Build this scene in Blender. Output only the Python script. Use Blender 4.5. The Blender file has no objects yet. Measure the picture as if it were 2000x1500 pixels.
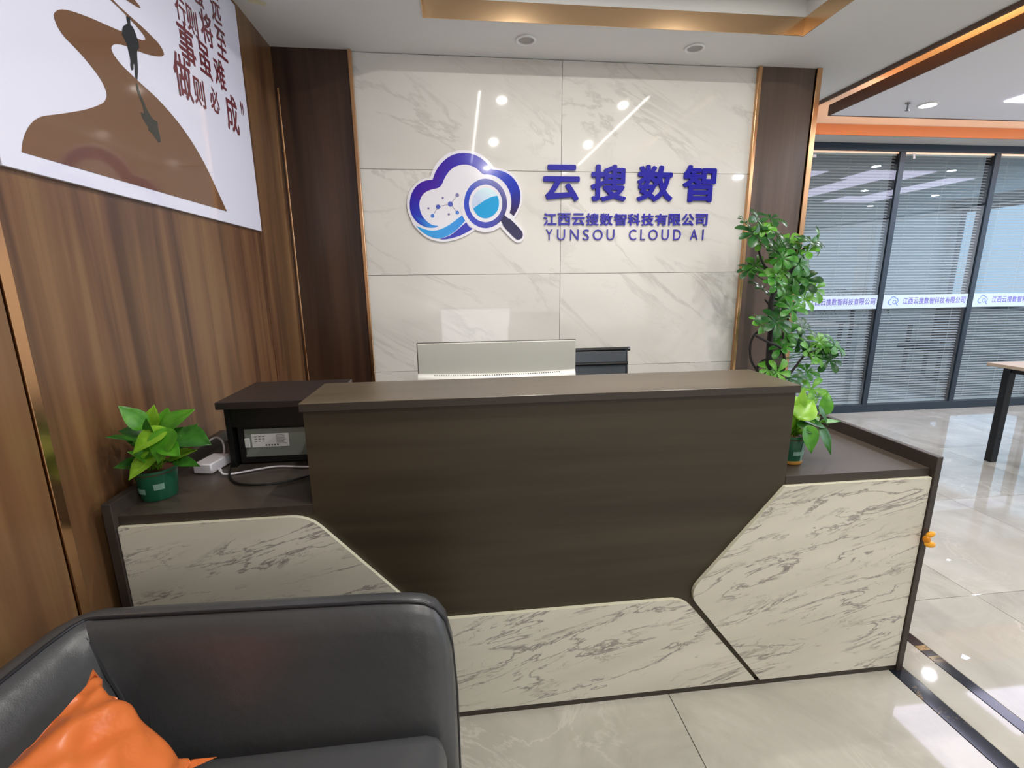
import bpy, bmesh, math, random
from mathutils import Vector, Matrix, noise
random.seed(7)
S = bpy.context.scene
COL = S.collection
PI = math.pi

# ---------------------------------------------------------------- camera, world, exposure, large lights
cam_d = bpy.data.cameras.new('camera'); cam = bpy.data.objects.new('camera', cam_d); COL.objects.link(cam)
cam.location = (0.5572, -2.9959, 1.335)
cam.rotation_euler = (math.radians(77.612), math.radians(0.616), math.radians(-6.4136))
cam_d.sensor_width = 36; cam_d.sensor_fit = 'HORIZONTAL'
cam_d.lens = 918.0 / 2000 * 36
cam_d.clip_start = 0.02
S.camera = cam
S.view_settings.view_transform = 'Standard'; S.view_settings.look = 'None'
S.view_settings.gamma = 1; S.view_settings.use_curve_mapping = False
S.view_settings.exposure = 0.12
try:
    S.cycles.use_denoising = True
    S.cycles.max_bounces = 8; S.cycles.diffuse_bounces = 4; S.cycles.glossy_bounces = 4
    S.cycles.transparent_max_bounces = 12
    S.cycles.caustics_reflective = False; S.cycles.caustics_refractive = False
    S.cycles.sample_clamp_indirect = 6
except Exception:
    pass
W = bpy.data.worlds.new('world'); S.world = W; W.use_nodes = True
W.node_tree.nodes['Background'].inputs[0].default_value = (0.50, 0.74, 1.0, 1)
W.node_tree.nodes['Background'].inputs[1].default_value = 1.0

def area(name, loc, rot, sx, sy, power, color, parent=None, shape='RECTANGLE', spread=180):
    d = bpy.data.lights.new(name, 'AREA'); d.shape = shape; d.size = sx
    if shape in ('RECTANGLE', 'ELLIPSE'): d.size_y = sy
    d.energy = power; d.color = color; d.spread = math.radians(spread)
    o = bpy.data.objects.new(name, d); COL.objects.link(o); o.location = loc; o.rotation_euler = rot
    if parent: o.parent = parent; o.location = Vector(loc) - org(parent)
    return o

# ---------------------------------------------------------------- materials
def lin(h):
    h = h.lstrip('#'); c = [int(h[i:i + 2], 16) / 255 for i in (0, 2, 4)]
    return tuple(x / 12.92 if x <= .04045 else ((x + .055) / 1.055) ** 2.4 for x in c) + (1,)

MATS = {}
def mat(name, col=(.8, .8, .8, 1), rough=.5, metal=0., spec=.5, emit=None, estr=0., coat=0.):
    if name in MATS: return MATS[name]
    m = bpy.data.materials.new(name); m.use_nodes = True
    b = m.node_tree.nodes['Principled BSDF']
    if isinstance(col, str): col = lin(col)
    b.inputs['Base Color'].default_value = col
    b.inputs['Roughness'].default_value = rough
    b.inputs['Metallic'].default_value = metal
    b.inputs['Specular IOR Level'].default_value = spec
    b.inputs['Coat Weight'].default_value = coat
    if emit:
        b.inputs['Emission Color'].default_value = lin(emit) if isinstance(emit, str) else emit
        b.inputs['Emission Strength'].default_value = estr
    MATS[name] = m
    return m

class NT:
    """small helper round one material's node tree"""
    def __init__(s, m): s.m = m; s.t = m.node_tree; s.b = s.t.nodes['Principled BSDF']
    def n(s, typ, **kw):
        x = s.t.nodes.new(typ)
        for k, v in kw.items(): setattr(x, k, v)
        return x
    def l(s, a, b): s.t.links.new(a, b)
    def coords(s, scale=(1, 1, 1), rot=(0, 0, 0), obj=False, rnd=0.):
        if obj: src = s.n('ShaderNodeTexCoord').outputs['Object']
        else: src = s.n('ShaderNodeNewGeometry').outputs['Position']
        if rnd:
            oi = s.n('ShaderNodeObjectInfo'); mu = s.n('ShaderNodeMath', operation='MULTIPLY'); mu.inputs[1].default_value = rnd
            s.l(oi.outputs['Random'], mu.inputs[0])
            ad = s.n('ShaderNodeVectorMath', operation='ADD'); s.l(src, ad.inputs[0]); s.l(mu.outputs[0], ad.inputs[1]); src = ad.outputs[0]
        r = s.n('ShaderNodeMapping'); r.inputs['Rotation'].default_value = rot; s.l(src, r.inputs[0])
        p = s.n('ShaderNodeMapping'); p.inputs['Scale'].default_value = scale; s.l(r.outputs[0], p.inputs[0])
        return p.outputs[0]
    def noise(s, vec, scale=1., detail=4., rough=.5, dist=0.):
        x = s.n('ShaderNodeTexNoise'); s.l(vec, x.inputs['Vector'])
        x.inputs['Scale'].default_value = scale; x.inputs['Detail'].default_value = detail
        x.inputs['Roughness'].default_value = rough; x.inputs['Distortion'].default_value = dist
        return x.outputs['Fac']
    def ramp(s, fac, stops):
        x = s.n('ShaderNodeValToRGB'); e = x.color_ramp.elements
        while len(e) > 1: e.remove(e[-1])
        e[0].position, e[0].color = stops[0][0], (lin(stops[0][1]) if isinstance(stops[0][1], str) else stops[0][1])
        for p, c in stops[1:]:
            q = e.new(p); q.color = lin(c) if isinstance(c, str) else c
        s.l(fac, x.inputs[0]); return x.outputs[0]
    def math(s, op, a, b=None):
        x = s.n('ShaderNodeMath', operation=op)
        for i, v in enumerate((a, b)):
            if v is None: continue
            if isinstance(v, (int, float)): x.inputs[i].default_value = v
            else: s.l(v, x.inputs[i])
        return x.outputs[0]
    def mix(s, fac, a, b, blend='MIX'):
        x = s.n('ShaderNodeMix', data_type='RGBA', blend_type=blend)
        for i, v in ((0, fac), (6, a), (7, b)):
            if isinstance(v, (int, float)): x.inputs[i].default_value = v
            elif isinstance(v, (tuple, str)): x.inputs[i].default_value = lin(v) if isinstance(v, str) else v
            else: s.l(v, x.inputs[i])
        return x.outputs[2]
    def color(s, c): s.l(c, s.b.inputs['Base Color'])
    def bump(s, h, strength=.2, dist=.01):
        x = s.n('ShaderNodeBump'); x.inputs['Strength'].default_value = strength; x.inputs['Distance'].default_value = dist
        s.l(h, x.inputs['Height']); s.l(x.outputs[0], s.b.inputs['Normal'])

def wood_panel(name, dark, mid, light, rough=.3):
    m = mat(name, mid, rough); k = NT(m)
    a = k.noise(k.coords((11, 11, .55), rnd=7), 1., 5, .55, .6)
    b = k.noise(k.coords((90, 90, 2.2)), 1., 3, .6)
    c = k.noise(k.coords((3.2, 3.2, .35), rnd=3), 1., 2, .5, .3)
    base = k.ramp(a, [(.36, dark), (.5, mid), (.61, light)])
    g = k.mix(k.math('MULTIPLY', b, .35), base, dark)
    g2 = k.mix(k.ramp(c, [(.4, (0, 0, 0, 1)), (.62, (.45, .45, .45, 1))]), g, light)
    k.color(g2); return m

def desk_wood(name, a_, b_, rough=.42):
    m = mat(name, a_, rough, spec=.4); k = NT(m)
    a = k.noise(k.coords((.9, 6, 14)), 1., 4, .55, .3)
    b = k.noise(k.coords((4, 60, 220)), 1., 3, .6)
    base = k.ramp(a, [(.3, a_), (.7, b_)])
    k.color(k.mix(k.math('MULTIPLY', b, .3), base, a_)); return m

def vein_layer(k, vec, scale, width, mask_scale, dist=.8, lo=.45, hi=.62):
    n = k.noise(vec, scale, 6, .62, dist)
    d = k.math('ABSOLUTE', k.math('SUBTRACT', n, .5))
    v = k.math('SUBTRACT', 1., k.math('MINIMUM', k.math('DIVIDE', d, width), 1.))
    mk = k.noise(vec, mask_scale, 2, .5)
    mr = k.n('ShaderNodeMapRange'); mr.inputs[1].default_value = lo; mr.inputs[2].default_value = hi; k.l(mk, mr.inputs[0])
    return k.math('MULTIPLY', v, mr.outputs[0])

def wall_marble():
    m = mat('polished_marble', '#dedad3', .045, spec=.55); k = NT(m)
    v = k.coords((.75, .75, 2.1), (0, math.radians(-28), 0), rnd=9)
    v1 = vein_layer(k, v, 1.15, .03, 1.4, 1.1, .42, .6)
    v2 = vein_layer(k, v, 3.0, .018, 2.2, .8, .5, .68)
    soft = k.noise(v, .9, 3, .5)
    base = k.ramp(soft, [(.3, '#d6d2cc'), (.7, '#e4e1db')])
    c = k.mix(k.math('MULTIPLY', v1, .42), base, '#a8a6a0'); c = k.mix(k.math('MULTIPLY', v2, .16), c, '#b0aea6')
    k.color(c); return m

def desk_marble():
    m = mat('desk_marble', '#cdc9b8', .38, spec=.4); k = NT(m)
    v = k.coords((2.0, 2.0, 10.0), (0, math.radians(13), 0), rnd=5)
    v1 = vein_layer(k, v, 1.3, .022, 1.6, .7, .42, .55)
    v2 = vein_layer(k, v, 2.2, .014, 2.4, 1.2, .52, .64)
    base = k.ramp(k.noise(v, .8, 3, .5), [(.3, '#cbc8b9'), (.7, '#dcd8cb')])
    c = k.mix(k.math('MULTIPLY', v1, .9), base, '#7a7070'); c = k.mix(k.math('MULTIPLY', v2, .8), c, '#857a78')
    k.color(c); return m

def floor_tile(name='floor_tile_glaze', a='#a6a398', b='#b9b6ab', rough=.035):
    m = mat(name, a, rough, spec=.45); k = NT(m)
    v = k.coords((1, 1, 1), (0, 0, .6), rnd=20)
    n = k.noise(v, 2.2, 7, .62, 1.2); n2 = k.noise(v, 9, 5, .6, .6)
    base = k.ramp(n, [(.3, a), (.52, b), (.7, '#c6c3b9')])
    c = k.mix(k.math('MULTIPLY', n2, .28), base, '#95938a')
    v1 = vein_layer(k, v, 2.6, .02, 1.5, 1., .5, .66)
    c = k.mix(k.math('MULTIPLY', v1, .4), c, '#dcd8ce')
    k.color(c); return m

def leather(name, col, rough):
    m = mat(name, col, rough, spec=.5); k = NT(m)
    k.bump(k.math('ADD', k.noise(k.coords(obj=True), 9, 3, .5), k.math('MULTIPLY', k.noise(k.coords(obj=True), 400, 2), .06)), .35, .012); return m

def leaf_mat(name, dark, light, rough=.32, scale=30):
    m = mat(name, dark, rough, spec=.5); k = NT(m)
    n = k.noise(k.coords(), scale, 3, .5)
    k.color(k.ramp(n, [(.35, dark), (.65, light)]))
    k.b.inputs['Subsurface Weight'].default_value = 0.0
    # thin leaves let some light through
    t = k.n('ShaderNodeBsdfTranslucent'); t.inputs[0].default_value = lin(light)
    mx = k.n('ShaderNodeMixShader'); mx.inputs[0].default_value = .25
    out = k.t.nodes['Material Output']
    k.l(k.b.outputs[0], mx.inputs[1]); k.l(t.outputs[0], mx.inputs[2]); k.l(mx.outputs[0], out.inputs[0]); return m

def glass_mat(name, tint=(.9, .96, .95, 1), refl=1., base=0.06):
    m = bpy.data.materials.new(name); m.use_nodes = True; t = m.node_tree; t.nodes.clear()
    out = t.nodes.new('ShaderNodeOutputMaterial'); tr = t.nodes.new('ShaderNodeBsdfTransparent'); tr.inputs[0].default_value = tint
    gl = t.nodes.new('ShaderNodeBsdfGlossy'); gl.inputs['Roughness'].default_value = .0
    fr = t.nodes.new('ShaderNodeFresnel'); fr.inputs[0].default_value = 1.5
    mu = t.nodes.new('ShaderNodeMath'); mu.operation = 'MULTIPLY_ADD'; mu.inputs[1].default_value = refl; mu.inputs[2].default_value = base; mu.use_clamp = True
    mx = t.nodes.new('ShaderNodeMixShader')
    ge = t.nodes.new('ShaderNodeNewGeometry'); iv = t.nodes.new('ShaderNodeMath'); iv.operation = 'SUBTRACT'; iv.inputs[0].default_value = 1
    m2 = t.nodes.new('ShaderNodeMath'); m2.operation = 'MULTIPLY'
    t.links.new(ge.outputs['Backfacing'], iv.inputs[1]); t.links.new(mu.outputs[0], m2.inputs[0]); t.links.new(iv.outputs[0], m2.inputs[1])
    t.links.new(fr.outputs[0], mu.inputs[0]); t.links.new(m2.outputs[0], mx.inputs[0])
    t.links.new(tr.outputs[0], mx.inputs[1]); t.links.new(gl.outputs[0], mx.inputs[2]); t.links.new(mx.outputs[0], out.inputs[0])
    MATS[name] = m; return m

def vcol_mat(name, rough=.15):
    m = mat(name, '#ffffff', rough, coat=.5); k = NT(m)
    a = k.n('ShaderNodeAttribute'); a.attribute_name = 'tone'; k.color(a.outputs['Color']); return m

M_WOOD = wood_panel('walnut_panel', '#432b1e', '#6d4b33', '#80603f', .28)
M_WOOD2 = wood_panel('walnut_panel_dark', '#271812', '#3e2a1f', '#4c3526', .3)
M_DESK = desk_wood('dark_oak_laminate', '#332c21', '#463e30')
M_DESKE = mat('dark_edge_band', '#38302a', .45)
M_MARB = wall_marble(); M_DMARB = desk_marble(); M_FLOOR = floor_tile()
M_STRIP = mat('black_floor_stone', '#20242b', .07, spec=.5)
_k = NT(M_STRIP); _v = _k.coords((1, 1, 1)); _c = _k.mix(vein_layer(_k, _v, 6, .03, 4, 1.2, .5, .62), '#1d2128', '#b79a6b'); _k.color(_c)
M_RIM = mat('pale_edge_band', '#dedbc4', .35)
M_CEIL = mat('ceiling_paint', '#e6e6e4', .75, spec=.2)
M_WHITE = mat('white_paint', '#d8d8d6', .7, spec=.2)
M_GROUT = mat('grout', '#8f8a80', .9)
M_BRASS = mat('brushed_rose_brass', '#dfbc94', .22, 1.)
M_COPPER = mat('copper_trim', '#dcac80', .24, 1.)
M_BROWN = mat('brown_ceiling_trim', '#6a5247', .5, 0.)
M_ORANGE = mat('copper_fascia', '#bd8563', .35, .5)
M_ALU = mat('dark_window_frame', '#2b3742', .4, .3)
M_BLACK = mat('black_plastic', '#141414', .4)
M_GLASS = glass_mat('partition_glass', (.86, .89, .90, 1), 1.5, .02)

# ---------------------------------------------------------------- helpers
def org(o):
    while o.parent: o = o.parent
    return o.location.copy()

class MB:
    def __init__(s): s.v = []; s.f = []; s.tone = None
    def add(s, vs, fs):
        n = len(s.v); s.v += [tuple(v) for v in vs]; s.f += [tuple(i + n for i in f) for f in fs]; return s
    def box(s, x0, x1, y0, y1, z0, z1, bev=0.):
        if bev <= 0:
            return s.add([(x, y, z) for z in (z0, z1) for y in (y0, y1) for x in (x0, x1)],
                         [(0, 2, 3, 1), (4, 5, 7, 6), (0, 1, 5, 4), (2, 6, 7, 3), (0, 4, 6, 2), (1, 3, 7, 5)])
        b = bmesh.new(); bmesh.ops.create_cube(b, size=1)
        for v in b.verts: v.co = Vector(((x0 + x1) / 2 + v.co.x * (x1 - x0), (y0 + y1) / 2 + v.co.y * (y1 - y0), (z0 + z1) / 2 + v.co.z * (z1 - z0)))
        seg = 1 if bev < .006 else 3
        bmesh.ops.bevel(b, geom=list(b.edges), offset=bev, segments=seg, affect='EDGES', profile=.5)
        b.verts.index_update(); s.add([v.co[:] for v in b.verts], [[v.index for v in f.verts] for f in b.faces]); b.free(); return s
    def tube(s, pts, r, seg=8, cap=True, taper=None):
        pts = [Vector(p) for p in pts]; n = len(pts); rings = []; up = None
        for i, p in enumerate(pts):
            t = (pts[min(i + 1, n - 1)] - pts[max(i - 1, 0)]).normalized()
            if up is None: up = Vector((0, 0, 1)) if abs(t.z) < .9 else Vector((1, 0, 0))
            a = (up - t * up.dot(t)).normalized(); up = a; b = t.cross(a)
            rr = r if taper is None else r * (1 + (taper - 1) * i / max(1, n - 1))
            rings.append([p + a * math.cos(2 * PI * k / seg) * rr + b * math.sin(2 * PI * k / seg) * rr for k in range(seg)])
        vs = [v for q in rings for v in q]
        fs = [(i * seg + k, i * seg + (k + 1) % seg, (i + 1) * seg + (k + 1) % seg, (i + 1) * seg + k) for i in range(n - 1) for k in range(seg)]
        if cap: fs += [tuple(range(seg))[::-1], tuple((n - 1) * seg + k for k in range(seg))]
        return s.add(vs, fs)
    def lathe(s, c, prof, seg=28):
        cx, cy, cz = c; n = len(prof)
        vs = [(cx + r * math.cos(2 * PI * k / seg), cy + r * math.sin(2 * PI * k / seg), cz + z) for r, z in prof for k in range(seg)]
        fs = [(i * seg + k, i * seg + (k + 1) % seg, (i + 1) * seg + (k + 1) % seg, (i + 1) * seg + k) for i in range(n - 1) for k in range(seg)]
        fs += [tuple(range(seg))[::-1], tuple((n - 1) * seg + k for k in range(seg))]
        return s.add(vs, fs)
    def prism(s, pts, fn, d0, d1):
        """outline pts (a,b) extruded from depth d0 to d1; fn(a,b,d)->xyz"""
        n = len(pts); vs = [fn(a, b, d0) for a, b in pts] + [fn(a, b, d1) for a, b in pts]
        fs = [tuple(range(n)), tuple(range(2 * n - 1, n - 1, -1))] + [(i, i + n, (i + 1) % n + n, (i + 1) % n) for i in range(n)]
        return s.add(vs, fs)
    def build(s, name, m, parent=None, smooth=False, kind=None, fix=True):
        me = bpy.data.meshes.new(name); o_ = org(parent) if parent else Vector((0, 0, 0))
        me.from_pydata([tuple(Vector(v) - o_) for v in s.v], [], s.f)
        if fix:
            b = bmesh.new(); b.from_mesh(me)
            big = [f for f in b.faces if len(f.verts) > 4]
            if big: bmesh.ops.triangulate(b, faces=big, quad_method='BEAUTY', ngon_method='EAR_CLIP')
            bmesh.ops.recalc_face_normals(b, faces=b.faces); b.to_mesh(me); b.free()
        if smooth:
            for p in me.polygons: p.use_smooth = True
            try: me.set_sharp_from_angle(angle=math.radians(38))
            except Exception: pass
        me.materials.append(m)
        o = bpy.data.objects.new(name, me); COL.objects.link(o)
        if parent: o.parent = parent
        if kind: o['kind'] = kind
        return o

def box(name, x0, x1, y0, y1, z0, z1, m, parent=None, bev=.0, kind=None):
    return MB().box(x0, x1, y0, y1, z0, z1, bev).build(name, m, parent, smooth=bev >= .006, kind=kind)

def thing(name, label, cat, loc, group=None, kind=None):
    o = bpy.data.objects.new(name, None); COL.objects.link(o); o.location = loc; o.empty_display_size = .05
    if label: o['label'] = label
    if cat: o['category'] = cat
    if group: o['group'] = group
    if kind: o['kind'] = kind
    return o
def tag(o, label, cat, group=None):
    o['label'] = label; o['category'] = cat
    if group: o['group'] = group
    return o
def struct(o): o['kind'] = 'structure'; return o
def root_struct(name, loc): return thing(name, None, None, loc, kind='structure')
def share(src, name, delta, parent, m=None):
    """copy of a part that shares its mesh, moved by delta"""
    c = src.copy(); c.name = name; COL.objects.link(c); c.parent = parent; c.location = src.location + Vector(delta); return c

def smooth_loop(pts, it=2, keep=55):
    """round a closed outline except where it turns sharply"""
    for _ in range(it):
        q = []; n = len(pts)
        for i in range(n):
            a, b, c = Vector(pts[i - 1]), Vector(pts[i]), Vector(pts[(i + 1) % n])
            u, w = b - a, c - b
            if u.length < 1e-6 or w.length < 1e-6: continue
            if math.degrees(u.angle(w)) > keep: q.append(tuple(b)); continue
            q.append(tuple(b - u * .25)); q.append(tuple(b + w * .25))
        pts = q
    return pts
def spline(pts, n=6):
    P = [Vector(p) for p in pts]; out = []
    for i in range(len(P) - 1):
        a, b, c, d = P[max(i - 1, 0)], P[i], P[i + 1], P[min(i + 2, len(P) - 1)]
        for k in range(n):
            t = k / n
            out.append(.5 * ((2 * b) + (c - a) * t + (2 * a - 5 * b + 4 * c - d) * t * t + (3 * b - a - 3 * c + d) * t ** 3))
    out.append(P[-1]); return out

_glyphs = {}
def glyph(ch, offset=0., extrude=0., res=3):
    """mesh data of one character, x,y in a unit box measured from its own bounds"""
    key = (ch, offset, extrude)
    if key in _glyphs: return _glyphs[key]
    c = bpy.data.curves.new('g', 'FONT'); c.body = ch; c.size = 1; c.offset = offset; c.extrude = extrude; c.resolution_u = res
    o = bpy.data.objects.new('g', c); COL.objects.link(o); bpy.context.view_layer.update()
    me = bpy.data.meshes.new_from_object(o.evaluated_get(bpy.context.evaluated_depsgraph_get()))
    vs = [v.co.copy() for v in me.vertices]; fs = [tuple(p.vertices) for p in me.polygons]
    bpy.data.objects.remove(o); bpy.data.curves.remove(c); bpy.data.meshes.remove(me)
    x0 = min(v.x for v in vs); x1 = max(v.x for v in vs); y0 = min(v.y for v in vs); y1 = max(v.y for v in vs)
    _glyphs[key] = (vs, fs, x0, x1, y0, y1); return _glyphs[key]
def glyph_mb(mb, ch, a0, a1, b0, b1, fn, depth=.0, off=.0, shear=0., sq=None):
    """fit character ch into [a0,a1]x[b0,b1] of the plane fn(a,b,d); depth = thickness"""
    vs, fs, x0, x1, y0, y1 = glyph(ch, 0., .5 if depth else 0.)
    e = off * (b1 - b0); dirs = [(0, 0)] if not off else [(0, 0)] + [(math.cos(k * PI / 4), math.sin(k * PI / 4)) for k in range(8)]
    a0, a1, b0, b1 = a0 + e, a1 - e, b0 + e, b1 - e
    for i, (dx, dy) in enumerate(dirs):
        out = []
        for v in vs:
            s_ = (v.x - x0) / max(1e-6, x1 - x0); t_ = (v.y - y0) / max(1e-6, y1 - y0)
            a = a0 + (a1 - a0) * s_ + dx * e; b = b0 + (b1 - b0) * t_ + shear * (s_ - .5) * (a1 - a0) + dy * e
            out.append(fn(a, b, ((v.z + .5) * depth if depth else 0.) + i * .00004))
        mb.add(out, fs)
    return mb
def print_line(mb, text, a0, a1, b0, b1, fn, off=0., fill=.9):
    """even-pitch line of wide characters"""
    p = (a1 - a0) / len(text)
    for i, ch in enumerate(text):
        if ch == ' ': continue
        glyph_mb(mb, ch, a0 + p * (i + .5 - fill / 2), a0 + p * (i + .5 + fill / 2), b0, b1, fn, off=off)
    return mb
def back_wall(a, b, d): return (a, -.002 - d, b)
def left_wall(a, b, d): return (-.3865 + d, a, b)

# ---------------------------------------------------------------- room shell
H = 2.577; XL = -.40; GY = 1.169
# floor: backing slab, polished tiles as pieces, black stone strips
fl = root_struct('floor', (2, -2, 0))
box('slab', -.6, 9.3, -6.6, 5.0, -.12, -.008, M_GROUT, fl)
def tile_floor(x0, nx, y0, ny, w, d):
    first = None
    for i in range(nx):
        for j in range(ny):
            if first is None:
                g = .0012
                first = MB().box(x0 + g, x0 + w - g, y0 + g, y0 + d - g, -.010, 0, .0008).build('tile', M_FLOOR, fl); base = (i, j)
            else: share(first, 'tile', (i * w, j * d, 0), fl)
tile_floor(-.43, 1, -6.255, 9, .83, .8)
tile_floor(.40, 2, -6.255, 9, .8, .8)
# narrow tile band between the two black strips, field to the right
g = .0012
def one_tile(x0, x1, y0, y1): return MB().box(x0 + g, x1 - g, y0 + g, y1 - g, -.010, 0, .0008).build('tile', M_FLOOR, fl)
bt = one_tile(2.058, 2.188, -6.255, -5.455)
for j in range(1, 9): share(bt, 'tile', (0, j * .8, 0), fl)
ft = one_tile(2.232, 2.712, -6.255, -5.455)
for j in range(1, 9): share(ft, 'tile', (0, j * .8, 0), fl)
tile_floor(2.712, 8, -6.255, 14, .8, .8)
for x0, x1 in ((2.001, 2.057), (2.189, 2.231)):
    b_ = MB().box(x0, x1, -6.255, -5.057, -.010, .0004, .0006).build('border_strip', M_STRIP, fl)
    for j in range(1, 6): share(b_, 'border_strip', (0, j * 1.2, 0), fl)

# back wall with polished marble-look tiles 1.2 x 0.6
wb = root_struct('wall_back', (1.2, .05, 0))
box('backing', XL - .1, 2.80, .012, .18, 0, H + .2, mat('tile_gap', '#77736c', .9), wb)
for i, (x0, x1) in enumerate(((-.0, 1.2), (1.2, 2.42))):
    for z0, z1 in ((0, .179), (.179, .779), (.779, 1.376), (1.376, 1.976), (1.976, 2.575)):
        MB().box(x0 + .0012, x1 - .0012, 0, .012, z0 + .0012, z1 - .0012, .0008).build('tile', M_MARB, wb)
# pilasters either side, with copper edge strips
pl_ = root_struct('trim_1', (-.2, .0, 0))
box('panel', XL, -.002, -.018, .010, 0, H, M_WOOD2, pl_)
box('copper_strip', .000, .020, -.026, .010, 0, H, M_COPPER, pl_, .002)
box('copper_strip', XL + .012, XL + .020, -.023, -.017, 0, H - .2, M_COPPER, pl_, .001)
pr_ = root_struct('trim_2', (2.6, .0, 0))
box('panel', 2.42, 2.766, -.018, .18, 0, H, wood_panel('walnut_panel_grey', '#3c3028', '#54453a', '#66544a', .35), pr_)
box('copper_strip', 2.398, 2.420, -.026, .010, 0, H, M_COPPER, pr_, .002)
box('copper_strip', 2.772, 2.806, -.030, .19, 0, H, M_COPPER, pr_, .002)
# left wall: walnut boards with copper strips in the seams
wl = root_struct('wall_left', (-.45, -2, 0))
box('backing', -.56, -.418, -6.6, .1, 0, H + .2, mat('tile_gap'), wl)
MB().box(-.418, XL, -.455, -.0185, 0, H, .0015).build('panel', M_WOOD, wl)
MB().box(-.418, XL, -1.838, -.463, 0, H, .0015).build('panel', M_WOOD, wl)
for k in range(3): MB().box(-.418, XL, -1.872 - 1.375 * (k + 1), -1.872 - 1.375 * k, 0, H, .0015).build('panel', M_WOOD, wl)
box('copper_strip', -.414, XL + .001, -.462, -.456, 0, H, M_COPPER, wl)
box('copper_strip', -.414, XL + .004, -1.869, -1.841, 0, H, M_COPPER, wl, .001)
for k in range(2): box('copper_strip', -.414, XL + .003, -1.871 - 1.375 * (k + 1), -1.866 - 1.375 * (k + 1), 0, H, M_COPPER, wl)
# rear wall of the lobby and the far sides of the office floor
struct(box('wall_front', -.56, 9.3, -6.75, -6.6, 0, 2.9, M_WHITE))
struct(box('wall_partition_end', 2.70, 2.80, .19, 4.9, 0, 2.9, M_WHITE))
struct(box('wall_office_back', 2.8, 9.3, 4.75, 4.9, 0, 2.9, M_WHITE))
wr = root_struct('wall_right', (9.2, 0, 0))
box('lower_wall', 9.2, 9.35, -6.6, 4.9, 0, .8, M_WHITE, wr); box('upper_wall', 9.2, 9.35, -6.6, 4.9, 2.45, 2.9, M_WHITE, wr)
for k in range(6): box('pier', 9.2, 9.35, -6.6 + k * 2.25, -6.35 + k * 2.25, .8, 2.45, M_WHITE, wr)
w2 = root_struct('window_2', (9.28, -1, .8))
for k in range(5):
    y0 = -6.35 + k * 2.25
    box('glass_pane', 9.27, 9.276, y0 + .05, y0 + 1.95, .85, 2.40, M_GLASS, w2)
    for a, b_, c_, d_ in ((y0, y0 + .05, .8, 2.45), (y0 + 1.95, y0 + 2.0, .8, 2.45), (y0 + .05, y0 + 1.95, .8, .85), (y0 + .05, y0 + 1.95, 2.40, 2.45)):
        box('frame', 9.25, 9.30, a, b_, c_, d_, M_ALU, w2)

# lobby ceiling with a recessed tray
TX0, TX1, TY0, TY1, TZ = .432, 2.406, -4.2, -.382, 2.74
ce = root_struct('ceiling', (1.4, -2, H))
box('soffit', -.56, TX0, -6.6, .18, H, H + .06, M_CEIL, ce); box('soffit', TX1, 3.2, -6.6, .56, H, H + .06, M_CEIL, ce)
box('soffit', TX0, TX1, TY1, .18, H, H + .06, M_CEIL, ce); box('soffit', TX0, TX1, -6.6, TY0, H, H + .06, M_CEIL, ce)
box('tray_side', TX0 - .05, TX0, TY0 - .05, TY1 + .05, H + .06, TZ, M_CEIL, ce); box('tray_side', TX1, TX1 + .05, TY0 - .05, TY1 + .05, H + .06, TZ, M_CEIL, ce)
box('tray_side', TX0, TX1, TY1, TY1 + .05, H + .06, TZ, M_CEIL, ce); box('tray_side', TX0, TX1, TY0 - .05, TY0, H + .06, TZ, M_CEIL, ce)
box('tray_top', TX0 - .05, TX1 + .05, TY0 - .05, TY1 + .05, TZ, TZ + .06, M_CEIL, ce)
tb = root_struct('trim_3', (1.4, TY1, H))
t_ = .004
box('brass_face', TX0 + .001, TX1 - .001, TY1 - t_, TY1 - .0002, H - .004, H + .082, M_BRASS, tb)
box('brass_face', TX1 - t_, TX1 - .0002, TY0, TY1 - t_, H - .004, H + .082, M_BRASS, tb)
box('brass_face', TX0 + .0002, TX0 + t_, TY0, TY1 - t_, H - .004, H + .082, M_BRASS, tb)
box('brass_face', TX0 + .001, TX1 - .001, TY0 + .0002, TY0 + t_, H - .004, H + .082, M_BRASS, tb)
# brown lip on the lobby ceiling edge, cove, floating panel, copper fascia above the partition
struct(box('trim_4', 3.188, 3.203, -6.6, .572, H - .024, H + .07, M_BROWN))
c2 = root_struct('ceiling_office', (5, -2, 2.6))
M_COVE = mat('cove_paint', '#e8ddd2', .8)
box('cove_top', 3.0, 9.3, -6.6, 1.3, 2.74, 2.82, M_COVE, c2)
box('cove_side', 3.14, 3.19, -6.6, .57, H + .06, 2.74, M_COVE, c2)
box('cove_side', 2.79, 9.3, .955, 1.0, 2.585, 2.74, M_COVE, c2)
box('cove_side', 2.79, 3.19, .57, .60, H + .06, 2.74, M_COVE, c2)
box('partition_soffit', 2.8, 9.3, .955, 1.26, 2.497, 2.585, M_WHITE, c2)
box('interior_ceiling', 2.8, 9.3, 1.26, 4.9, 2.60, 2.66, M_CEIL, c2)
fp = root_struct('ceiling_panel', (6, -2, 2.5))
box('panel', 3.296, 9.15, -6.5, .494, 2.492, 2.55, mat('panel_paint', '#f2f2f6', .7, spec=.2), fp)
box('edge_trim', 3.288, 3.295, -6.5, .502, 2.488, 2.560, M_BROWN, fp)
box('edge_trim', 3.296, 9.15, .495, .502, 2.488, 2.560, M_BROWN, fp)
struct(box('trim_5', 2.81, 9.3, .945, .9545, 2.494, 2.578, M_ORANGE))

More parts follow.
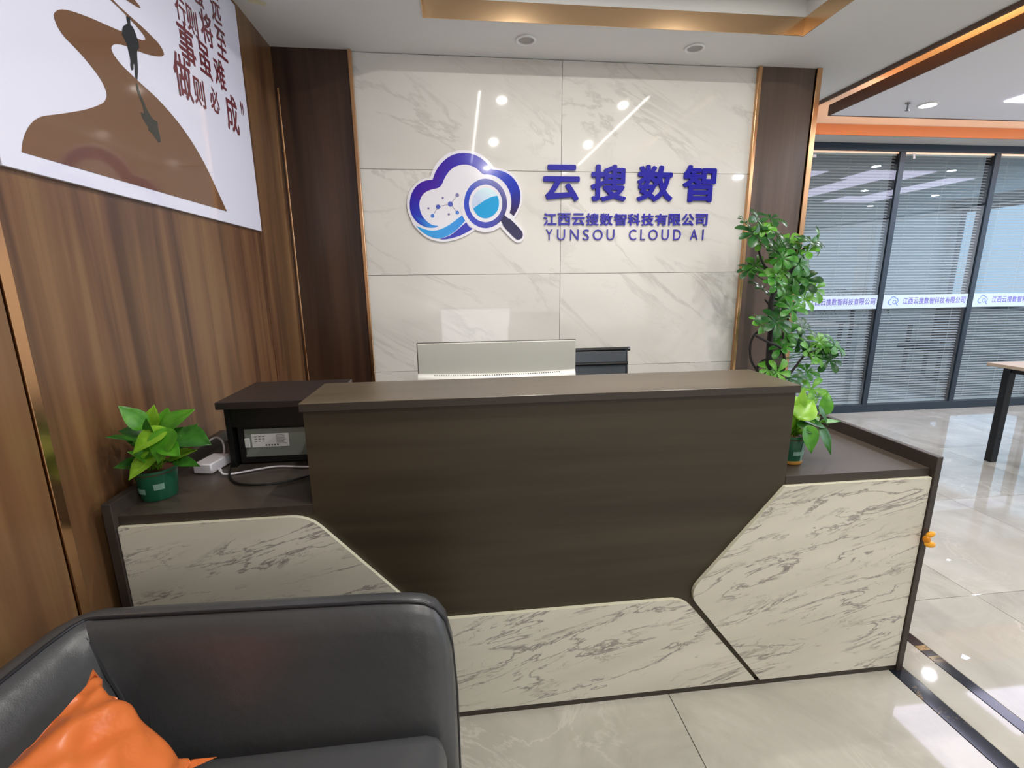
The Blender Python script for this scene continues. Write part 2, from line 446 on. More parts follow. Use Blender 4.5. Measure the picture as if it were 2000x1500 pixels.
# warm LED tape lying on top of the floating panel
M_WARM = mat('warm_led', '#ffb060', .5, emit='#ffa04a', estr=10)
lt = thing('cove_light_strip', 'warm orange LED strip glowing in the slot beside the lobby ceiling', 'light', (3.33, -2, 2.562), 'warm LED strips in the ceiling cove')
box('led_tape', 3.325, 3.345, -6.3, .10, 2.551, 2.558, M_WARM, lt)
lt = thing('cove_light_strip', 'warm orange LED strip lighting the copper fascia above the glass partition', 'light', (6, .47, 2.562), 'warm LED strips in the ceiling cove')
box('led_tape', 3.5, 9.0, .455, .475, 2.551, 2.558, M_WARM, lt)
area('cove_lamp', (3.40, -3.1, 2.60), (0, math.radians(180 - 0), 0), .03, 6.2, 24, (1, .60, .22), None)
area('cove_lamp', (6.2, .50, 2.60), (math.radians(115), 0, 0), 5.6, .03, 6, (1, .62, .40), None)

# ---------------------------------------------------------------- glass partition
M_FILM = mat('frosted_film', '#c9dbe6', .5)
M_PRINT = mat('violet_print', '#6a5fb8', .5)
gp = root_struct('window_1', (5, GY, 0))
for n_, z0, z1 in (('frame_rail', 2.434, 2.497), ('frame_rail', .0, .078)): box(n_, 2.8, 9.2, GY - .012, GY + .075, z0, z1, M_ALU, gp, .002)
mul = [2.83, 3.605, 4.583, 5.556, 6.53, 7.5, 8.48]
for x in mul: box('mullion', x - .027, x + .027, GY - .012, GY + .075, .078, 2.434, M_ALU, gp, .002)
def glass_plane(a, b, d): return (a, GY - .0035 - d, b)
M_FILMP = mat('film_print', '#7d72c4', .5)
M_LOGO = mat('film_logo', '#6f8fd0', .5)
for i in range(len(mul) - 1):
    x0, x1 = mul[i] + .027, mul[i + 1] - .027
    box('glass_pane', x0, x1, GY - .001, GY + .005, .078, 2.434, M_GLASS, gp)
    fb = box('frosted_band', x0 + .002, x1 - .002, GY - .0032, GY - .0012, 1.033, 1.163, M_FILM, gp)
    if x0 < 7:
        mb = MB(); print_line(mb, '江西云搜数智科技有限公司', x0 + .215, x1 - .02, 1.073, 1.135, glass_plane, off=.022); mb.build('printed_text', M_FILMP, fb, fix=False)
        mb = MB(); cx, cz = x0 + .11, 1.105
        def ring(cx, cz, r0, r1, a0=0, a1=360, n=20):
            pts = [(cx + r1 * math.cos(math.radians(a0 + (a1 - a0) * k / n)), cz + r1 * math.sin(math.radians(a0 + (a1 - a0) * k / n))) for k in range(n + 1)]
            pts += [(cx + r0 * math.cos(math.radians(a1 - (a1 - a0) * k / n)), cz + r0 * math.sin(math.radians(a1 - (a1 - a0) * k / n))) for k in range(n + 1)]
            mb.prism(pts, glass_plane, 0, .0006)
        ring(cx - .022, cz - .010, .020, .028, 95, 300); ring(cx + .002, cz + .012, .024, .032, 20, 160); ring(cx + .032, cz + .000, .020, .027, -60, 90)
        ring(cx + .018, cz - .010, .014, .020, 0, 359)
        mb.prism([(cx + .032, cz - .022), (cx + .038, cz - .017), (cx + .060, cz - .043), (cx + .053, cz - .049)], glass_plane, 0, .0006)
        mb.build('printed_logo', M_LOGO, fb)
# paper tabs stuck on the glass
tag(box('paper_tag', 3.700, 3.745, GY - .0035, GY - .002, 2.372, 2.396, mat('paper', '#e6e6ea', .7)), 'tiny white paper tag stuck on the glass beside the copper edged pilaster', 'paper tag')
tag(MB().prism([(4.684, 2.42), (4.704, 2.424), (4.716, 2.378), (4.694, 2.374)], glass_plane, 0, .001).build('paper_tag', mat('paper')), 'tiny tilted white paper tag stuck high on the second glass pane', 'paper tag')

# venetian blinds behind the glass
M_SLAT = mat('blind_slat', '#c6cbcd', .4, .0)
tilt = [38, 38, 30, 26, 26, 26]
names = ['white venetian blind behind the glass pane next to the pilaster', 'white venetian blind behind the second glass pane from the pilaster', 'brightly lit venetian blind behind the third glass pane from the pilaster']
for i in range(len(mul) - 1):
    x0, x1 = mul[i] + .032, mul[i + 1] - .032
    b_ = thing('venetian_blind', names[min(i, 2)] if i < 3 else 'white venetian blind further along the glass partition', 'blind', ((x0 + x1) / 2, GY + .035, 2.43), 'venetian blinds behind the partition glass')
    box('headrail', x0, x1, GY + .022, GY + .048, 2.405, 2.432, mat('blind_rail', '#dfe9e6', .5), b_)
    mb = MB(); a = math.radians(tilt[i]); w = .0115
    for k in range(90):
        z = 2.39 - k * .0257; dy, dz = w * math.cos(a), w * math.sin(a)
        mb.add([(x0, GY + .035 - dy, z - dz), (x1, GY + .035 - dy, z - dz), (x1, GY + .035 + dy, z + dz), (x0, GY + .035 + dy, z + dz),
                (x0, GY + .035, z + .0018), (x1, GY + .035, z + .0018)], [(0, 1, 5, 4), (4, 5, 2, 3)])
    mb.build('slats', M_SLAT, b_, kind='stuff', fix=False)
    for xx in (x0 + .12, (x0 + x1) / 2, x1 - .12): MB().tube([(xx, GY + .022, 2.41), (xx, GY + .022, .10)], .0013, 5).build('ladder_cord', mat('blind_rail'), b_)
    box('bottom_rail', x0, x1, GY + .026, GY + .044, .082, .094, mat('blind_rail'), b_)

# ---------------------------------------------------------------- lamps
M_LED = mat('cool_led', '#ffffff', .4, emit=(1, .97, .93, 1), estr=14)
M_SPOT = mat('spot_led', '#ffffff', .4, emit=(1, .98, .97, 1), estr=30)
M_ZIG = mat('panel_led', '#ffffff', .4, emit=(.74, .72, 1, 1), estr=5.6)
M_RING = mat('white_ring', '#f0f0ee', .45)
def downlight(x, y, z, label, on=True, r=.052, power=26, group=None, col=(1, .96, .9)):
    t = thing('downlight', label, 'ceiling light', (x, y, z), group)
    MB().lathe((x, y, z), [(r, .002), (r + .003, -.005), (r * .96, -.009), (r * .82, -.008), (r * .78, .0)]).build('ring', M_RING, t, True)
    MB().lathe((x, y, z), [(r * .77, .002), (r * .77, -.002)]).build('diffuser', M_SPOT if on else mat('off_diffuser', '#a6a5a1', .5), t)
    if on: area('lamp', (x, y, z - .012), (0, 0, 0), r * 1.5, r * 1.5, power, col, t, 'DISK', 180)
    return t
G1 = 'downlights in the lobby ceiling'
downlight(.957, -.213, H, 'round switched-off downlight in the white ceiling left of its twin', False)
downlight(1.896, -.205, H, 'round switched-off downlight in the white ceiling right of its twin', False)
for x, y in ((.95, -1.09), (1.95, -1.12), (.97, -2.24), (1.97, -2.26), (.97, -3.4), (1.97, -3.4)):
    downlight(x, y, TZ, 'lit downlight inside the brass edged ceiling tray', True, .038, 11, 'downlights in the ceiling tray')
for x in (.77, 2.10):
    t = thing('linear_light', 'long thin LED line in the ceiling tray, nearer the ' + ('poster wall' if x < 1 else 'glass partition'), 'ceiling light', (x, -2, TZ), 'linear lights in the ceiling tray')
    box('diffuser', x - .008, x + .008, -3.2, -.95, TZ - .006, TZ + .001, M_LED, t)
for x, y in ((3.82, .24), (5.02, .42), (6.08, .28), (3.82, -1.1), (6.1, -.9), (3.82, -2.5), (7.4, -2.2), (7.5, -1.2), (5.0, -3.4), (6.2, -3.6), (7.8, .3)):
    near = (x, y) == (3.82, .24)
    downlight(x, y, 2.491, 'bright round downlight in the floating white ceiling panel near the glass' if near else 'bright round downlight further back in the floating ceiling panel', True, .06 if near else .055, 9, None if near else 'downlights in the floating ceiling panel', (.93, .94, 1))
def zigzag(label, boxes):
    t = thing('zigzag_light', label, 'ceiling light', (boxes[0][0], boxes[0][2], 2.49), 'zigzag light panels in the office ceiling')
    for x0, x1, y0, y1 in boxes:
        box('light_panel', x0, x1, y0, y1, 2.484, 2.4915, M_ZIG, t)
zigzag('zigzag white light panel in the ceiling, nearest the lobby', [(4.29, 4.70, -1.3, .14), (4.29, 5.05, -1.7, -1.3)])
zigzag('zigzag white light panel in the ceiling, mirrored in the glass', [(5.16, 5.98, -.22, .20), (5.30, 5.70, -1.8, -.22)])
zigzag('zigzag white light panel in the ceiling, furthest right', [(6.50, 6.85, -1.4, -.12), (6.26, 7.05, -1.85, -1.4)])
# sprinkler
t = thing('sprinkler', 'small metal fire sprinkler hanging from the floating ceiling panel', 'sprinkler', (3.65, .22, 2.49))
MB().lathe((3.65, .22, 2.49), [(.018, .002), (.016, -.006), (.006, -.010)]).build('escutcheon', mat('steel', '#8d8f90', .3, 1.), t, True)
MB().lathe((3.65, .22, 2.49), [(.005, -.008), (.005, -.03), (.008, -.034), (.003, -.045), (.012, -.047), (.012, -.049)], 12).build('nozzle', mat('steel'), t, True)
# daylight through the office windows on the right, added fill lights for lobby and inner room
area('window_daylight', (9.1, -2.5, 1.65), (0, math.radians(90), 0), 1.6, 7.0, 60, (.80, .88, 1), None)
area('window_daylight', (9.1, 3.0, 1.6), (0, math.radians(90), 0), 1.6, 3.0, 9, (.45, .72, 1), None)
area('rear_fill_light', (2.2, -6.5, 1.5), (math.radians(-90), 0, 0), 4.5, 2.2, 45, (1, .97, .93), None)  # added fill in front of the closed rear wall, no entrance modelled
area('interior_fill_light', (5.5, 3.2, 2.58), (0, 0, 0), 1.2, 1.2, 13, (.82, .92, 1), None)  # added fill to brighten the room behind the glass, no fixture

# ---- measured outlines (metres)
PATH = [(-1.764,1.623),(-1.758,1.641),(-1.747,1.662),(-1.73,1.685),(-1.71,1.704),(-1.687,1.719),(-1.646,1.735),(-1.597,1.755),(-1.543,1.778),(-1.496,1.802),(-1.464,1.821),(-1.449,1.837),(-1.444,1.85),(-1.447,1.865),(-1.459,1.881),(-1.481,1.897),(-1.512,1.914),(-1.542,1.926),(-1.567,1.934),(-1.582,1.947),(-1.588,1.962),(-1.588,1.972),(-1.578,1.984),(-1.56,1.997),(-1.529,2.009),(-1.488,2.02),(-1.44,2.031),(-1.382,2.042),(-1.326,2.054),(-1.272,2.064),(-1.235,2.072),(-1.215,2.083),(-1.216,2.09),(-1.235,2.098),(-1.261,2.104),(-1.291,2.11),(-1.333,2.116),(-1.359,2.118),(-1.377,2.122),(-1.364,2.131),(-1.345,2.124),(-1.314,2.12),(-1.27,2.117),(-1.224,2.115),(-1.182,2.11),(-1.146,2.105),(-1.125,2.095),(-1.119,2.082),(-1.132,2.07),(-1.167,2.056),(-1.216,2.041),(-1.268,2.029),(-1.316,2.021),(-1.349,2.012),(-1.376,2.001),(-1.391,1.987),(-1.391,1.976),(-1.379,1.966),(-1.358,1.956),(-1.323,1.947),(-1.292,1.94),(-1.253,1.933),(-1.204,1.923),(-1.153,1.907),(-1.108,1.89),(-1.064,1.868),(-1.013,1.838),(-0.943,1.78),(-0.882,1.709),(-0.816,1.629)]
PATH2 = [(-1.301,2.154),(-1.259,2.159),(-1.22,2.165),(-1.214,2.171),(-1.234,2.177),(-1.25,2.181)]
FIG = [(-1.297,2.108),(-1.279,2.113),(-1.283,2.093),(-1.27,2.09),(-1.262,2.074),(-1.254,2.054),(-1.26,2.037),(-1.271,2.029),(-1.276,2.005),(-1.282,1.971),(-1.293,1.941),(-1.301,1.944),(-1.295,1.981),(-1.3,1.983),(-1.304,1.964),(-1.313,1.959),(-1.317,1.969),(-1.31,1.987),(-1.314,2.016),(-1.317,2.029),(-1.324,2.037),(-1.333,2.044),(-1.322,2.069),(-1.305,2.083),(-1.296,2.089)]
SHADE = [(-1.301,1.932),(-1.294,1.923),(-1.294,1.911),(-1.277,1.884),(-1.27,1.87),(-1.247,1.847),(-1.221,1.847),(-1.224,1.825),(-1.219,1.8),(-1.221,1.787),(-1.235,1.782),(-1.257,1.8),(-1.279,1.807),(-1.275,1.814),(-1.298,1.832),(-1.304,1.849),(-1.286,1.85),(-1.287,1.872),(-1.301,1.896),(-1.306,1.914)]
CHARS = [('远', -0.676, 2.43, 0.11), ('虽', -0.813, 2.413, 0.089), ('行', -0.968, 2.287, 0.092), ('则', -0.892, 2.286, 0.1), ('将', -0.782, 2.311, 0.126), ('至', -0.664, 2.309, 0.121), ('事', -0.957, 2.176, 0.146), ('虽', -0.832, 2.181, 0.124), ('难', -0.716, 2.177, 0.123), ('做', -1.018, 2.053, 0.153), ('则', -0.912, 2.042, 0.107), ('必', -0.794, 2.054, 0.098), ('成', -0.644, 2.052, 0.164), ('”', -0.533, 2.108, 0.061)]
BASE = [(0.274,1.798),(0.281,1.828),(0.301,1.867),(0.334,1.901),(0.375,1.924),(0.418,1.933),(0.426,1.961),(0.45,2.003),(0.487,2.041),(0.533,2.069),(0.582,2.082),(0.627,2.084),(0.676,2.078),(0.721,2.059),(0.761,2.029),(0.786,1.999),(0.79,1.991),(0.824,1.989),(0.87,1.977),(0.907,1.954),(0.939,1.916),(0.957,1.868),(0.962,1.82),(0.952,1.772),(0.933,1.732),(0.918,1.712),(0.911,1.701),(0.942,1.665),(0.965,1.638),(0.975,1.611),(0.97,1.584),(0.95,1.566),(0.927,1.563),(0.903,1.575),(0.865,1.611),(0.826,1.654),(0.786,1.64),(0.739,1.633),(0.701,1.638),(0.678,1.645),(0.65,1.622),(0.607,1.6),(0.565,1.584),(0.513,1.571),(0.462,1.569),(0.412,1.578),(0.372,1.598),(0.341,1.624),(0.316,1.655),(0.299,1.673),(0.297,1.69),(0.283,1.721),(0.274,1.755)]
RING = [(0.289,1.777),(0.296,1.824),(0.318,1.867),(0.351,1.899),(0.392,1.916),(0.43,1.919),(0.443,1.953),(0.467,1.991),(0.5,2.025),(0.537,2.05),(0.577,2.064),(0.622,2.068),(0.671,2.063),(0.716,2.043),(0.752,2.014),(0.778,1.978),(0.81,1.978),(0.856,1.968),(0.897,1.945),(0.93,1.907),(0.948,1.864),(0.95,1.82),(0.943,1.781),(0.928,1.75),(0.907,1.718),(0.882,1.738),(0.891,1.763),(0.895,1.802),(0.889,1.846),(0.869,1.889),(0.837,1.923),(0.796,1.946),(0.755,1.953),(0.725,1.951),(0.705,1.973),(0.674,1.994),(0.643,2.004),(0.607,2.005),(0.57,1.996),(0.538,1.977),(0.51,1.945),(0.495,1.919),(0.486,1.898),(0.471,1.879),(0.448,1.87),(0.417,1.865),(0.38,1.848),(0.356,1.82),(0.345,1.786),(0.348,1.747),(0.36,1.716),(0.381,1.69),(0.412,1.666),(0.453,1.66),(0.439,1.652),(0.402,1.649),(0.366,1.657),(0.331,1.677),(0.305,1.708),(0.291,1.742)]
WAVE = [(0.321,1.662),(0.356,1.646),(0.401,1.633),(0.447,1.635),(0.494,1.653),(0.541,1.682),(0.583,1.713),(0.616,1.735),(0.629,1.711),(0.61,1.687),(0.576,1.651),(0.538,1.62),(0.496,1.598),(0.454,1.587),(0.413,1.593),(0.377,1.611),(0.346,1.633)]
SWOOSH = [(0.454,1.585),(0.51,1.6),(0.548,1.624),(0.586,1.656),(0.619,1.682),(0.632,1.66),(0.657,1.644),(0.622,1.624),(0.575,1.602),(0.519,1.587),(0.481,1.582)]
WATER = [(0.663,1.759),(0.7,1.786),(0.738,1.81),(0.775,1.828),(0.81,1.833),(0.819,1.81),(0.818,1.771),(0.804,1.74),(0.773,1.714),(0.736,1.702),(0.703,1.711),(0.68,1.729)]
HANDLE = [(0.85,1.725),(0.874,1.704),(0.885,1.703),(0.956,1.633),(0.964,1.611),(0.958,1.591),(0.939,1.58),(0.917,1.584),(0.842,1.66),(0.84,1.671),(0.828,1.689)]
HALO = [(0.892,1.79),(0.889,1.765),(0.883,1.74),(0.874,1.716),(0.861,1.694),(0.845,1.674),(0.826,1.657),(0.805,1.643),(0.782,1.633),(0.758,1.627),(0.734,1.625),(0.71,1.627),(0.687,1.633),(0.665,1.643),(0.645,1.657),(0.627,1.673),(0.612,1.693),(0.6,1.715),(0.592,1.738),(0.587,1.763),(0.586,1.788),(0.589,1.814),(0.595,1.838),(0.605,1.862),(0.618,1.883),(0.634,1.902),(0.652,1.919),(0.673,1.932),(0.695,1.942),(0.718,1.948),(0.742,1.95),(0.765,1.948),(0.788,1.943),(0.81,1.933),(0.83,1.921),(0.848,1.904),(0.863,1.885),(0.876,1.864),(0.885,1.841),(0.89,1.816)]
LOUPE = [(0.868,1.79),(0.866,1.768),(0.861,1.747),(0.853,1.726),(0.842,1.707),(0.828,1.69),(0.812,1.675),(0.794,1.664),(0.775,1.655),(0.755,1.65),(0.735,1.648),(0.714,1.65),(0.695,1.655),(0.676,1.664),(0.659,1.675),(0.644,1.69),(0.631,1.706),(0.621,1.725),(0.614,1.745),(0.61,1.767),(0.609,1.789),(0.612,1.81),(0.617,1.831),(0.625,1.852),(0.636,1.87),(0.65,1.887),(0.665,1.901),(0.683,1.912),(0.702,1.921),(0.721,1.926),(0.741,1.928),(0.761,1.926),(0.781,1.921),(0.799,1.913),(0.816,1.902),(0.831,1.888),(0.844,1.872),(0.854,1.854),(0.862,1.833),(0.866,1.812)]
GAP = [(0.838,1.79),(0.837,1.773),(0.833,1.757),(0.827,1.741),(0.818,1.727),(0.807,1.714),(0.795,1.703),(0.782,1.694),(0.767,1.688),(0.751,1.684),(0.736,1.682),(0.72,1.684),(0.705,1.688),(0.69,1.694),(0.677,1.703),(0.665,1.714),(0.656,1.726),(0.648,1.741),(0.642,1.756),(0.639,1.772),(0.638,1.789),(0.64,1.805),(0.644,1.821),(0.651,1.837),(0.659,1.851),(0.67,1.863),(0.682,1.874),(0.695,1.883),(0.71,1.889),(0.725,1.893),(0.74,1.895),(0.756,1.894),(0.771,1.89),(0.785,1.884),(0.798,1.875),(0.81,1.865),(0.82,1.852),(0.828,1.838),(0.834,1.823),(0.837,1.807)]
LENS = [(0.821,1.791),(0.82,1.777),(0.817,1.764),(0.811,1.751),(0.804,1.739),(0.796,1.728),(0.786,1.719),(0.774,1.712),(0.762,1.707),(0.749,1.703),(0.736,1.702),(0.723,1.703),(0.711,1.707),(0.699,1.712),(0.688,1.719),(0.679,1.728),(0.671,1.738),(0.664,1.75),(0.66,1.763),(0.657,1.776),(0.656,1.79),(0.658,1.803),(0.661,1.817),(0.666,1.829),(0.673,1.841),(0.682,1.851),(0.692,1.86),(0.703,1.867),(0.715,1.873),(0.728,1.876),(0.74,1.877),(0.753,1.876),(0.766,1.873),(0.777,1.868),(0.788,1.861),(0.798,1.852),(0.806,1.842),(0.813,1.83),(0.817,1.818),(0.82,1.804)]
DOTS = [(0.571, 1.835, 0.0116, 0), (0.456, 1.769, 0.0139, 1), (0.528, 1.785, 0.0157, 1), (0.568, 1.737, 0.0116, 2), (0.42, 1.718, 0.0116, 2), (0.485, 1.819, 0.0069, 0), (0.398, 1.76, 0.0065, 0), (0.517, 1.727, 0.0074, 0)]
TONES = [(0.289, 1.781, '2a0fa8'), (0.368, 1.876, '4a14a0'), (0.491, 2.016, '3a1aa8'), (0.621, 2.039, '3020b0'), (0.733, 1.999, '2030c0'), (0.824, 1.949, '1540c8'), (0.915, 1.872, '1030b8'), (0.928, 1.763, '251a60'), (0.9, 1.727, '2a1550'), (0.336, 1.695, '1a30c0'), (0.425, 1.655, '1a90e8')]
WHORLS = [(2.155, -0.503, 1.565, 0.083), (2.148, -0.529, 1.636, 0.07), (2.262, -0.471, 1.649, 0.07), (2.203, -0.519, 1.593, 0.058), (2.255, -0.537, 1.57, 0.07), (2.214, -0.47, 1.522, 0.058), (2.183, -0.366, 1.642, 0.045), (2.444, -0.39, 1.534, 0.07), (2.387, -0.397, 1.497, 0.058), (2.491, -0.506, 1.522, 0.07), (2.579, -0.443, 1.538, 0.064), (2.435, -0.495, 1.479, 0.064), (2.475, -0.515, 1.472, 0.058), (2.318, -0.529, 1.437, 0.064), (2.434, -0.507, 1.41, 0.064), (2.59, -0.365, 1.394, 0.064), (2.259, -0.384, 1.402, 0.064), (2.358, -0.389, 1.421, 0.064), (2.217, -0.39, 1.379, 0.058), (2.258, -0.511, 1.335, 0.07), (2.346, -0.488, 1.37, 0.07), (2.474, -0.425, 1.342, 0.077), (2.558, -0.404, 1.312, 0.077), (2.648, -0.379, 1.267, 0.07), (2.321, -0.374, 1.271, 0.07), (2.294, -0.533, 1.293, 0.064), (2.436, -0.429, 1.241, 0.07), (2.562, -0.416, 1.21, 0.064), (2.413, -0.449, 1.184, 0.064), (2.333, -0.514, 1.089, 0.09), (2.275, -0.455, 1.079, 0.064), (2.402, -0.532, 1.16, 0.07), (2.548, -0.363, 1.065, 0.077), (2.607, -0.377, 1.041, 0.077), (2.456, -0.44, 1.005, 0.07), (2.397, -0.49, 0.938, 0.064), (2.592, -0.368, 0.954, 0.07), (2.603, -0.436, 0.91, 0.07), (2.729, -0.374, 0.951, 0.064), (2.758, -0.38, 0.901, 0.064), (2.75, -0.448, 0.846, 0.064), (2.754, -0.467, 0.938, 0.07), (2.667, -0.43, 0.876, 0.064), (2.351, -0.464, 0.808, 0.058), (2.368, -0.518, 0.8, 0.07), (2.467, -0.489, 0.76, 0.077), (2.643, -0.387, 0.708, 0.07), (2.58, -0.541, 0.7, 0.07), (2.63, -0.541, 0.649, 0.058), (2.628, -0.425, 0.78, 0.058)]
STEM = [(2.365, -0.45, 0.765), (2.355, -0.45, 0.934), (2.351, -0.45, 1.053), (2.335, -0.45, 1.171), (2.342, -0.45, 1.243), (2.365, -0.45, 1.314), (2.436, -0.45, 1.37), (2.443, -0.45, 1.44)]
BRANCHES = [[(2.334, -0.45, 1.177), (2.295, -0.45, 1.215)], [(2.365, -0.45, 1.308), (2.296, -0.45, 1.371), (2.238, -0.45, 1.455), (2.223, -0.45, 1.538)], [(2.481, -0.45, 0.746), (2.537, -0.45, 0.822), (2.585, -0.45, 0.885), (2.671, -0.45, 0.925)], [(2.358, -0.45, 1.053), (2.419, -0.45, 1.126), (2.473, -0.45, 1.154)], [(2.444, -0.45, 1.426), (2.484, -0.45, 1.482), (2.526, -0.45, 1.515)], [(2.362, -0.45, 0.873), (2.43, -0.45, 0.901), (2.431, -0.45, 1.022)]]
COILS = [[(2.369, -0.4, 1.033), (2.299, -0.4, 1.02), (2.267, -0.4, 0.96), (2.277, -0.4, 0.867), (2.323, -0.4, 0.797), (2.401, -0.4, 0.745)], [(2.224, -0.5, 1.017), (2.307, -0.5, 0.977), (2.39, -0.5, 0.94), (2.424, -0.5, 0.864), (2.419, -0.5, 0.773)], [(2.308, -0.42, 0.752), (2.319, -0.42, 0.832), (2.375, -0.42, 0.862), (2.446, -0.42, 0.81), (2.521, -0.42, 0.738)]]
LEFT_LEAVES = [((-0.328, -1.68, 0.922), (-0.351, -1.74, 0.959), 0.04, 2), ((-0.318, -1.65, 0.955), (-0.348, -1.68, 1.023), 0.055, 1), ((-0.317, -1.62, 0.94), (-0.314, -1.6, 1.003), 0.05, 0), ((-0.279, -1.63, 0.938), (-0.209, -1.6, 0.988), 0.07, 1), ((-0.299, -1.6, 0.934), (-0.297, -1.57, 0.987), 0.055, 1), ((-0.224, -1.66, 0.927), (-0.135, -1.68, 0.906), 0.075, 2), ((-0.251, -1.68, 0.95), (-0.3, -1.74, 0.91), 0.07, 0), ((-0.286, -1.68, 0.881), (-0.321, -1.74, 0.838), 0.06, 0), ((-0.233, -1.69, 0.949), (-0.244, -1.74, 0.878), 0.075, 1), ((-0.23, -1.68, 0.86), (-0.147, -1.73, 0.864), 0.035, 2), ((-0.254, -1.66, 0.861), (-0.177, -1.68, 0.892), 0.04, 0), ((-0.282, -1.68, 0.937), (-0.278, -1.7, 0.989), 0.035, 2), ((-0.328, -1.63, 0.922), (-0.375, -1.66, 0.949), 0.06, 2), ((-0.265, -1.64, 0.908), (-0.19, -1.62, 0.931), 0.06, 2), ((-0.314, -1.6, 0.912), (-0.281, -1.56, 0.957), 0.05, 1), ((-0.294, -1.66, 0.901), (-0.318, -1.7, 0.866), 0.05, 1), ((-0.243, -1.7, 0.913), (-0.186, -1.74, 0.896), 0.05, 1), ((-0.305, -1.64, 0.91), (-0.339, -1.68, 0.913), 0.05, 2)]
RIGHT_LEAVES = [((1.623, -1.66, 0.924), (1.635, -1.66, 0.995), 0.035, 0), ((1.611, -1.68, 0.905), (1.672, -1.66, 0.956), 0.075, 0), ((1.748, -1.62, 0.897), (1.769, -1.6, 0.968), 0.045, 1), ((1.619, -1.66, 0.904), (1.739, -1.66, 0.857), 0.05, 2), ((1.627, -1.7, 0.875), (1.641, -1.72, 0.797), 0.065, 1), ((1.707, -1.66, 0.855), (1.746, -1.68, 0.773), 0.05, 2), ((1.711, -1.64, 0.915), (1.756, -1.64, 0.857), 0.04, 2), ((1.728, -1.64, 0.872), (1.816, -1.62, 0.868), 0.02, 1), ((1.614, -1.68, 0.879), (1.671, -1.7, 0.858), 0.05, 2), ((1.646, -1.62, 0.929), (1.609, -1.6, 0.96), 0.05, 0), ((1.652, -1.63, 0.88), (1.758, -1.6, 0.88), 0.06, 0), ((1.644, -1.62, 0.859), (1.595, -1.62, 0.808), 0.05, 1)]

# ---------------------------------------------------------------- reception desk
YF = -1.757; YM = -1.771
dk = thing('reception_desk', 'wide dark wood reception desk with raised centre and white marbled front panels', 'reception desk', (.83, -1.5, 0))
def front(a, b, d): return (a, YF - d, b)
# raised centre front and carcass
MB().prism([(.142, 1.007), (1.530, 1.007), (1.530, .7165), (2.0185, .7165), (2.0185, .0195), (-.3485, .0195), (-.3485, .7165), (.142, .7165)], front, -.018, 0).build('centre_panel', M_DESK, dk)
box('carcass_front', -.345, 2.019, YF + .019, YF + .034, .02, .715, mat('desk_core', '#241f1b', .6), dk)
box('plinth', -.345, 2.019, YF - .010, YF + .018, 0, .019, M_DESKE, dk)
box('centre_side', .142, .160, YF + .019, -1.53, .744, 1.007, M_DESK, dk); box('centre_side', 1.512, 1.530, YF + .019, -1.53, .744, 1.007, M_DESK, dk)
def dark_edges(o):
    o.data.materials.append(mat('dark_edge_band'))
    for p in o.data.polygons:
        if p.normal.z < .5: p.material_index = 1
dark_edges(box('countertop', .136, 1.536, YM + .002, -1.517, 1.008, 1.031, desk_wood('dark_oak_top', '#52483a', '#675c4d', .30), dk, .0015))
dark_edges(MB().prism([(-.349, YF - .001), (.1412, YF - .001), (.1412, YF + .0185), (1.5308, YF + .0185), (1.5308, YF - .001), (2.019, YF - .001), (2.019, -1.15), (-.349, -1.15)], lambda a, b, d: (a, b, d), .717, .743).build('worktop', desk_wood('dark_oak_worktop', '#3f3832', '#4c443d', .3), dk))
box('side_panel', 2.020, 2.041, YM - .004, -1.15, 0, .785, desk_wood('dark_side', '#38312c', '#443c36', .4), dk, .0015)
box('side_panel', -.374, -.350, YM - .004, -1.15, 0, .785, mat('dark_side'), dk, .0015)
box('back_panel', -.345, 2.019, -1.20, -1.185, .02, .715, M_DESKE, dk)
def rounded(pts, radii):
    out = []; n = len(pts)
    for i in range(n):
        b = Vector(pts[i]); r = radii[i]
        if not r: out.append(tuple(b)); continue
        u = (Vector(pts[i - 1]) - b).normalized(); w = (Vector(pts[(i + 1) % n]) - b).normalized()
        for k in range(7):
            t = k / 6; p0, p1 = b + u * r, b + w * r
            out.append(tuple(p0 * (1 - t) ** 2 + b * 2 * t * (1 - t) + p1 * t * t))
    return out
def marble(pts, radii):
    q = rounded(pts, radii)
    m = MB().prism(q, front, .0003, .013).build('marbled_panel', M_DMARB, dk)
    # pale edge band: side faces take the rim material
    m.data.materials.append(M_RIM)
    for p in m.data.polygons:
        if abs(p.normal.y) < .5: p.material_index = 1
    return m
marble([(-.348, .716), (.130, .716), (.435, .366), (.166, .021), (-.348, .021)], [0, .05, .04, 0, 0])
marble([(1.525, .716), (2.018, .716), (2.018, .021), (1.516, .021), (1.240, .372)], [0, 0, 0, 0, .05])
marble([(.455, .357), (1.228, .357), (1.500, .021), (.178, .021)], [.03, .05, 0, 0])
# ---------------------------------------------------------------- computer on the desk
mo = thing('desktop_monitor', 'white monitor seen from behind above the reception counter', 'monitor', (.70, -1.19, .742))
M_MW = mat('monitor_shell', '#cfd0c8', .3); M_MD = mat('monitor_edge', '#4a4340', .4)
box('bezel', .392, 1.012, -1.186, -1.178, .742, 1.108, M_MD, mo, .002)
box('back_shell', .395, 1.009, -1.196, -1.186, .745, 1.105, M_MW, mo, .002)
mb = MB(); n = 24; prof = [(-1.196, .990), (-1.214, .985), (-1.230, .975), (-1.236, .960), (-1.236, .80), (-1.196, .78)]
for i in range(n + 1):
    s = i / n * 2 - 1; k = 1 - abs(s) ** 3 * .55
    for y, z in prof: mb.v.append((.700 + s * .307, -1.196 + (y + 1.196) * k, z - (.006 * (1 - s * s))))
m_ = len(prof)
mb.f += [(i * m_ + j, i * m_ + j + 1, (i + 1) * m_ + j + 1, (i + 1) * m_ + j) for i in range(n) for j in range(m_ - 1)]
